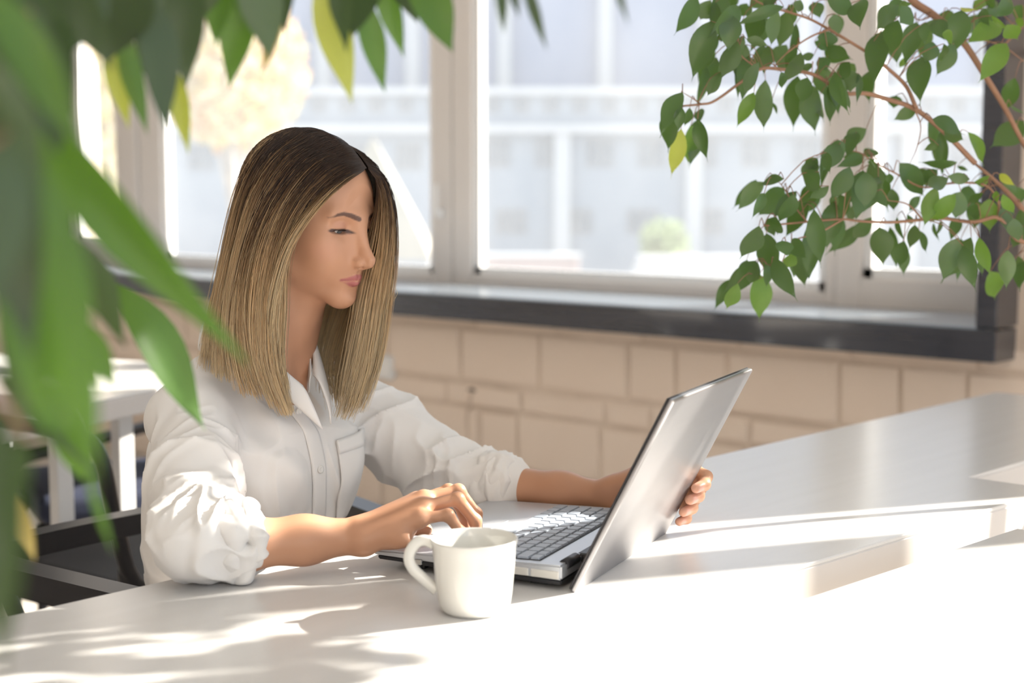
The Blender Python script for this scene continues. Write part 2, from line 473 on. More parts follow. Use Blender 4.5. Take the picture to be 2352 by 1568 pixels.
# ------------------------------------------------------------------ tables
def table(name, label, pts, leg_spots, z=0.75, th=0.052, group=None, legmat=None):
    """flat slab with the given outline, on square steel legs"""
    t = empty(name, (sum(p[0] for p in pts) / len(pts), sum(p[1] for p in pts) / len(pts), 0), 0, label, 'table', group)
    off = (-t.location.x, -t.location.y, 0)
    n = len(pts)
    def slab(z0, z1):
        bm = bmesh.new()
        vs = [bm.verts.new((p[0], p[1], z0)) for p in pts]
        f = bm.faces.new(vs)
        r = bmesh.ops.extrude_face_region(bm, geom=[f])
        for v in [g for g in r['geom'] if isinstance(g, bmesh.types.BMVert)]: v.co.z = z1
        bmesh.ops.recalc_face_normals(bm, faces=bm.faces[:])
        bmesh.ops.bevel(bm, geom=bm.edges[:], offset=0.0015, segments=1, affect='EDGES')
        me = bpy.data.meshes.new('s'); bm.to_mesh(me); bm.free()
        return me
    link('tabletop', slab(z - 0.006, z), M_table, t, off)
    link('edge_band', slab(z - th, z - 0.006), M_edge, t, off)
    for (x, y) in leg_spots:
        MB().rbox(x - .02, x + .02, y - .02, y + .02, 0, z - th, .003).build('leg', legmat or M_whitemetal, t, off)
    return t
table('long_desk', 'long white laminate desk that the laptop and the mug stand on',
      [(-1.395, 0.25), (-0.965, 0.25), (-0.845, 2.135), (-0.985, 2.137), (-0.955, 3.15), (-1.395, 3.15)], [(-1.3, .34), (-1.04, .34), (-1.3, 1.7), (-.95, 1.9), (-1.33, 3.05), (-1.03, 3.05)])
table('near_desk', 'white sunlit desk in the bottom right corner of the picture',
      [(-0.872, 0.30), (-0.10, 0.25), (0.02, 1.84), (-0.778, 1.84)], [(-.75, .45), (-.2, .45), (-.68, 1.7), (-.12, 1.7)])
bgt = None
e1 = Vector((-0.365, 0.931)); e2 = Vector((-0.931, -0.365)); q0 = Vector((-2.69, 1.36))
def bt(a, b): p = q0 + e1 * a + e2 * b; return (p.x, p.y)
bgt = table('background_table', 'white table behind her, near the black chairs',
      [bt(-.02, 0), bt(1.0, 0), bt(1.0, .92), bt(-.02, .92)], [bt(.05, .1), bt(.30, .1), bt(.55, .12), bt(.9, .1), bt(.05, .8), bt(.5, .8), bt(.9, .8)], group=None)

# ------------------------------------------------------------------ chairs
M_blackmetal = mat('black lacquered steel', (0.012, 0.012, 0.015), 0.30, 0.42, noise=(12, 0.4, (0.02, 0.02, 0.024), (1, 1, 1)))
M_blackseat = mat('black seat shell', (0.018, 0.018, 0.021), 0.6, 0.3, noise=(8, 0.5, (0.028, 0.028, 0.032), (1, 1, 1)))
M_navy = mat('navy seat cloth', (0.030, 0.036, 0.065), 0.8, 0.3, noise=(60, 0.6, (0.045, 0.052, 0.09), (1, 1, 1)), bump=(300, 0.2, 0.002))

MB().tube([(*bt(.3, .3), .585), (*bt(1.0, .3), .585)], .016, 8).build('under_rail', M_blackmetal, bgt, (-bgt.location.x, -bgt.location.y, 0))
def her_chair():
    c = empty('armchair', (-1.66, 1.25, 0), 0, 'black armchair with flat lacquered arms that she sits on', 'chair')
    # local: she faces +x; arms at y = -.26 / +.26
    s = MB().rbox(-.25, .24, -.24, .24, .40, .45, .018, 3); s.build('seat', M_blackseat, c)
    for sy in (-1, 1):
        path = [(-.325, .262 * sy, .684), (-.285, .300 * sy, .684), (-.20, .306 * sy, .683), (-.10, .290 * sy, .681), (.05, .262 * sy, .678)]
        P = bezier(path, 14)
        m = MB()
        for i in range(len(P) - 1):
            a, b = P[i], P[i + 1]
            m.add([(a[0], a[1] - .022, a[2]), (a[0], a[1] + .022, a[2]), (b[0], b[1] + .022, b[2]), (b[0], b[1] - .022, b[2]),
                   (a[0], a[1] - .022, a[2] - .036), (a[0], a[1] + .022, a[2] - .036), (b[0], b[1] + .022, b[2] - .036), (b[0], b[1] - .022, b[2] - .036)],
                  [(0, 1, 2, 3), (7, 6, 5, 4), (0, 3, 7, 4), (1, 5, 6, 2)] + ([(0, 4, 5, 1)] if i == 0 else []) + ([(3, 2, 6, 7)] if i == len(P) - 2 else []))
        m.build('armrest', M_blackmetal, c)
        MB().tube(bezier([(.03, .262 * sy, .66), (-.005, .262 * sy, .63), (-.06, .262 * sy, .575), (-.03, .25 * sy, .45), (.20, .235 * sy, .02), (.205, .235 * sy, 0)], 22), .014, 8).build('front_leg', M_blackmetal, c)
        MB().tube([(-.30, .28 * sy, .665), (-.25, .22 * sy, .45), (-.27, .225 * sy, 0)], .013, 8).build('rear_leg', M_blackmetal, c)
    P = bezier([(-.325, -.275, .6845), (-.345, -.16, .685), (-.35, 0, .686), (-.345, .16, .685), (-.325, .275, .6845)], 18)
    m = MB()
    for i in range(len(P) - 1):
        a, b = P[i], P[i + 1]
        m.add([(a[0] - .01, a[1], a[2]), (a[0] + .03, a[1], a[2]), (b[0] + .03, b[1], b[2]), (b[0] - .01, b[1], b[2]),
               (a[0] - .01, a[1], a[2] - .034), (a[0] + .03, a[1], a[2] - .034), (b[0] + .03, b[1], b[2] - .034), (b[0] - .01, b[1], b[2] - .034)],
              [(3, 2, 1, 0), (4, 5, 6, 7), (0, 4, 7, 3), (1, 2, 6, 5)] + ([(0, 1, 5, 4)] if i == 0 else []) + ([(3, 7, 6, 2)] if i == len(P) - 2 else []))
    m.build('backrest', M_blackmetal, c)
    return c
her_chair()

def tube_chair(loc, rz, label, seatmat, low=1.0):
    """tubular cantilever chair: back loop, side tubes, padded seat; faces local +x"""
    c = empty('tube_chair', loc, rz, label, 'chair', 'empty chairs behind her')
    loop = [(.06, -.25, .42), (-.20, -.255, .47), (-.262, -.255, .60), (-.285, -.25, .72), (-.292, -.215, .762), (-.295, -.14, .772), (-.297, 0, .774), (-.295, .14, .772), (-.292, .215, .762), (-.285, .25, .72), (-.262, .255, .60), (-.20, .255, .47), (.06, .25, .42)]
    loop = [(x, y, .42 + (z - .42) * low) for x, y, z in loop]
    MB().tube(bezier(loop, 60), .0145, 10).build('back_loop', M_blackmetal, c)
    MB().rbox(-.22, .24, -.235, .235, .405, .475, .025, 4).build('seat', seatmat, c)
    MB().rbox(-.2, .22, -.22, .22, .385, .407, .004).build('seat_pan', M_blackseat, c)
    for sy in (-1, 1):
        MB().tube(bezier([(-.24, .245 * sy, .52), (-.235, .24 * sy, .40), (-.25, .235 * sy, 0)], 8), .013, 8).build('leg', M_blackmetal, c)
        MB().tube([(.19, .225 * sy, .40), (.215, .235 * sy, 0)], .013, 8).build('leg', M_blackmetal, c)
    return c
tube_chair((-2.53, 1.58, 0), R(97), 'black tubular chair with a round-cornered back loop, at the left behind her chair', M_blackseat)
tube_chair((-3.28, 1.98, 0), R(-20), 'chair with a navy cloth seat under the background table', M_navy, 0.72)
tube_chair((-3.75, 1.55, 0), R(-20), 'dark chair half hidden at the left, behind the navy seat', M_blackseat)

# ------------------------------------------------------------------ laptop
M_alu = mat('silver laptop shell', (0.62, 0.64, 0.68), 0.36, 0.5, 0.55, noise=(40, 0.25, (0.56, 0.58, 0.62), (1, 20, 1)))
M_lid = mat('brushed grey lid', (0.40, 0.395, 0.41), 0.30, 0.5, 0.8, noise=(60, 0.3, (0.35, 0.345, 0.36), (1, 0.05, 1)))
M_key = mat('silver grey key caps', (0.40, 0.45, 0.53), 0.42, 0.45, noise=(30, 0.2, (0.36, 0.41, 0.49), (1, 1, 1)))
M_well = mat('black keyboard well', (0.012, 0.013, 0.02), 0.5, 0.4, noise=(30, 0.3, (0.02, 0.02, 0.03), (1, 1, 1)))
M_plastic = mat('black laptop plastic', (0.02, 0.02, 0.024), 0.4, 0.45, noise=(30, 0.3, (0.03, 0.03, 0.035), (1, 1, 1)))
M_bezel = mat('light bezel edge', (0.66, 0.64, 0.60), 0.4, 0.45, noise=(20, 0.2, (0.6, 0.58, 0.55), (1, 1, 1)))
def screen_mat():
    m = mat('dark screen', (0.01, 0.01, 0.012), 0.12, 0.5)
    return m
def laptop():
    # local: x from her towards the hinge, y to her left, z up; origin at the hinge corner nearest the camera
    t = empty('laptop', (-1.0129, 1.1868, 0.75), R(18.0), 'open silver laptop with its grey lid turned to the camera', 'laptop')
    W, D = 0.320, 0.262
    # wedge body: thin lip in front, thicker at the hinge
    def wedge(z_front0, z_front1, z_back0, z_back1, x0, x1, y0, y1, b):
        bm = bmesh.new(); bmesh.ops.create_cube(bm, size=1.0)
        for v in bm.verts:
            fr = v.co.x < 0
            lo = v.co.z < 0
            v.co = (x0 if fr else x1, y0 if v.co.y < 0 else y1, (z_front0 if fr else z_back0) if lo else (z_front1 if fr else z_back1))
        bmesh.ops.bevel(bm, geom=bm.edges[:], offset=b, segments=2, affect='EDGES')
        m = MB(); bm.verts.index_update()
        m.add([v.co for v in bm.verts], [[v.index for v in f.verts] for f in bm.faces]); bm.free()
        return m
    wedge(.0165, .0225, .012, .0295, -D, -.014, 0, W, .0022).build('palm_deck', M_alu, t)
    wedge(.0085, .0163, .004, .0118, -D + .035, -.02, .006, W - .006, .002).build('bottom_case', M_plastic, t)
    wedge(.011, .0166, .006, .0122, -D + .006, -.015, .002, W - .002, .0015).build('lower_rim', M_plastic, t)
    m = MB()
    for x, y in ((-.05, .03), (-.05, W - .03), (-D + .05, .03), (-D + .05, W - .03)):
        m.rbox(x - .012, x + .012, y - .012, y + .012, 0, .0105, .002)
    m.build('rubber_feet', M_plastic, t)
    sl = (.0295 - .0225) / (D - .014)
    def top(x): return .0225 + (x + D) * sl
    # side: silver drive door and a port
    MB().rbox(-.130, -.055, -.0012, .004, .0135, .0225, .001).build('drive_door', M_bezel, t)
    MB().rbox(-.052, -.017, -.001, .004, .0132, .0225, .001).build('side_cap', M_bezel, t)
    MB().rbox(-.205, -.195, -.0012, .004, .0105, .0165, .0006).build('port', M_bezel, t)
    # touchpad
    m = wedge(0, 0, 0, 0, 0, 1, 0, 1, 0) if False else MB()
    x0, x1, y0, y1 = -D + .016, -D + .088, .095, .200
    m.add([(x0, y0, top(x0) + .0006), (x1, y0, top(x1) + .0006), (x1, y1, top(x1) + .0006), (x0, y1, top(x0) + .0006),
           (x0, y0, top(x0) - .001), (x1, y0, top(x1) - .001), (x1, y1, top(x1) - .001), (x0, y1, top(x0) - .001)],
          [(0, 1, 2, 3), (0, 4, 5, 1), (1, 5, 6, 2), (2, 6, 7, 3), (3, 7, 4, 0)])
    m.build('touchpad', M_alu, t)
    # keyboard well and keys
    kx0, kx1, ky0, ky1 = -.150, -.046, .014, W - .014
    m = MB(); h = .0006
    m.add([(kx0, ky0, top(kx0) + h), (kx1, ky0, top(kx1) + h), (kx1, ky1, top(kx1) + h), (kx0, ky1, top(kx0) + h),
           (kx0, ky0, top(kx0) - .001), (kx1, ky0, top(kx1) - .001), (kx1, ky1, top(kx1) - .001), (kx0, ky1, top(kx0) - .001)],
          [(0, 1, 2, 3), (0, 4, 5, 1), (1, 5, 6, 2), (2, 6, 7, 3), (3, 7, 4, 0)])
    well = m.build('keyboard_well', M_well, t)
    kc = {}
    def key(x0, x1, y0, y1):
        k = (round(x1 - x0, 4), round(y1 - y0, 4))
        if k not in kc:
            bm = bmesh.new(); bmesh.ops.create_cube(bm, size=1.0)
            for v in bm.verts:
                g = .0007 if v.co.z > 0 else 0
                v.co = (v.co.x * (k[0] - 2 * g), v.co.y * (k[1] - 2 * g), v.co.z * .0022)
            bmesh.ops.bevel(bm, geom=[e for e in bm.edges if abs(e.verts[0].co.z - e.verts[1].co.z) > .001], offset=.001, segments=1, affect='EDGES')
            me = bpy.data.meshes.new('key'); bm.to_mesh(me); bm.free(); me.materials.append(M_key)
            kc[k] = me
        xm = (x0 + x1) / 2
        link('key', kc[k], None, well, (xm, (y0 + y1) / 2, top(xm) + .0017), (0, -math.atan(sl), 0))
    gap = .0026
    rowx = [(-.149, -.1315), (-.1315, -.114), (-.114, -.0965), (-.0965, -.079), (-.079, -.0615), (-.0615, -.047)]
    wts = [[1.2, 1, 1.1, 1.1, 5.2, 1.1, 1, 1, 1, 1], [2.2] + [1] * 10 + [1.4, 1], [1.7] + [1] * 11 + [1.6], [1.4] + [1] * 12 + [1.2], [1] * 13 + [1.6], [.9] * 16]
    for (a, b), ws in zip(rowx, wts):
        tot = sum(ws); y = ky1 - .001
        for w in ws:
            d = w / tot * (ky1 - ky0 - .002)
            key(a + gap / 2, b - gap / 2, y - d + gap / 2, y - gap / 2)
            y -= d
    # hinges and lid
    for y in (.035, W - .035):
        MB().tube([(-.018, y - .018, .026), (-.018, y + .018, .026)], .0065, 12).build('hinge', M_plastic, t)
    lid = MB(); th = R(27.0); L = .255
    Mx = Matrix.Rotation(th, 4, 'Y')
    lid.rbox(-.0035, .0025, 0, W, 0, L, .0022, 2, Mx)
    lo = lid.build('lid', M_lid, t); 
    bz = MB().rbox(-.0066, -.0037, .001, W - .001, .001, L - .001, .0008, 1, Mx).build('screen_bezel', M_plastic, lo)
    MB().box(-.0070, -.0066, .012, W - .012, .02, L - .014, Mx).build('screen', screen_mat(), lo)
    MB().rbox(-.022, -.004, .06, W - .06, .018, .030, .004, 2).build('hinge_bar', M_plastic, t)
    return t
laptop()

# ------------------------------------------------------------------ mug
M_mug = mat('white glazed porcelain', (0.80, 0.79, 0.75), 0.16, 0.5, noise=(6, 0.15, (0.77, 0.76, 0.71), (1, 1, 1)), coat=0.4)
def mug():
    t = empty('mug', (-1.047, 1.063, 0.75), 0, 'white porcelain coffee mug standing beside the laptop', 'mug')
    h = .0800
    prof = [(0.0, .003), (.030, .003), (.0325, 0), (.0345, .0005), (.0375, .004), (.0395, .010), (.0410, .020), (.0425, .035), (.0442, .055), (.0460, .073), (.0474, h - .002), (.0472, h), (.0462, h + .0003), (.0453, h - .001), (.0438, .070), (.0420, .050), (.0404, .032), (.0388, .016), (.036, .009), (.030, .0065), (0, .006)]
    MB().lathe(prof, 64).build('cup', M_mug, t)
    d = Vector((-.731, -.682, 0))
    pts = [(.0425, .072), (.052, .0765), (.061, .075), (.0685, .066), (.0705, .056), (.0665, .046), (.057, .036), (.047, .027), (.0408, .0215)]
    P = bezier([(d.x * a, d.y * a, b) for a, b in pts], 40)
    MB().tube(P, .0062, 14, flat=0.68, up=(d.x, d.y, 0)).build('handle', M_mug, t)
mug()
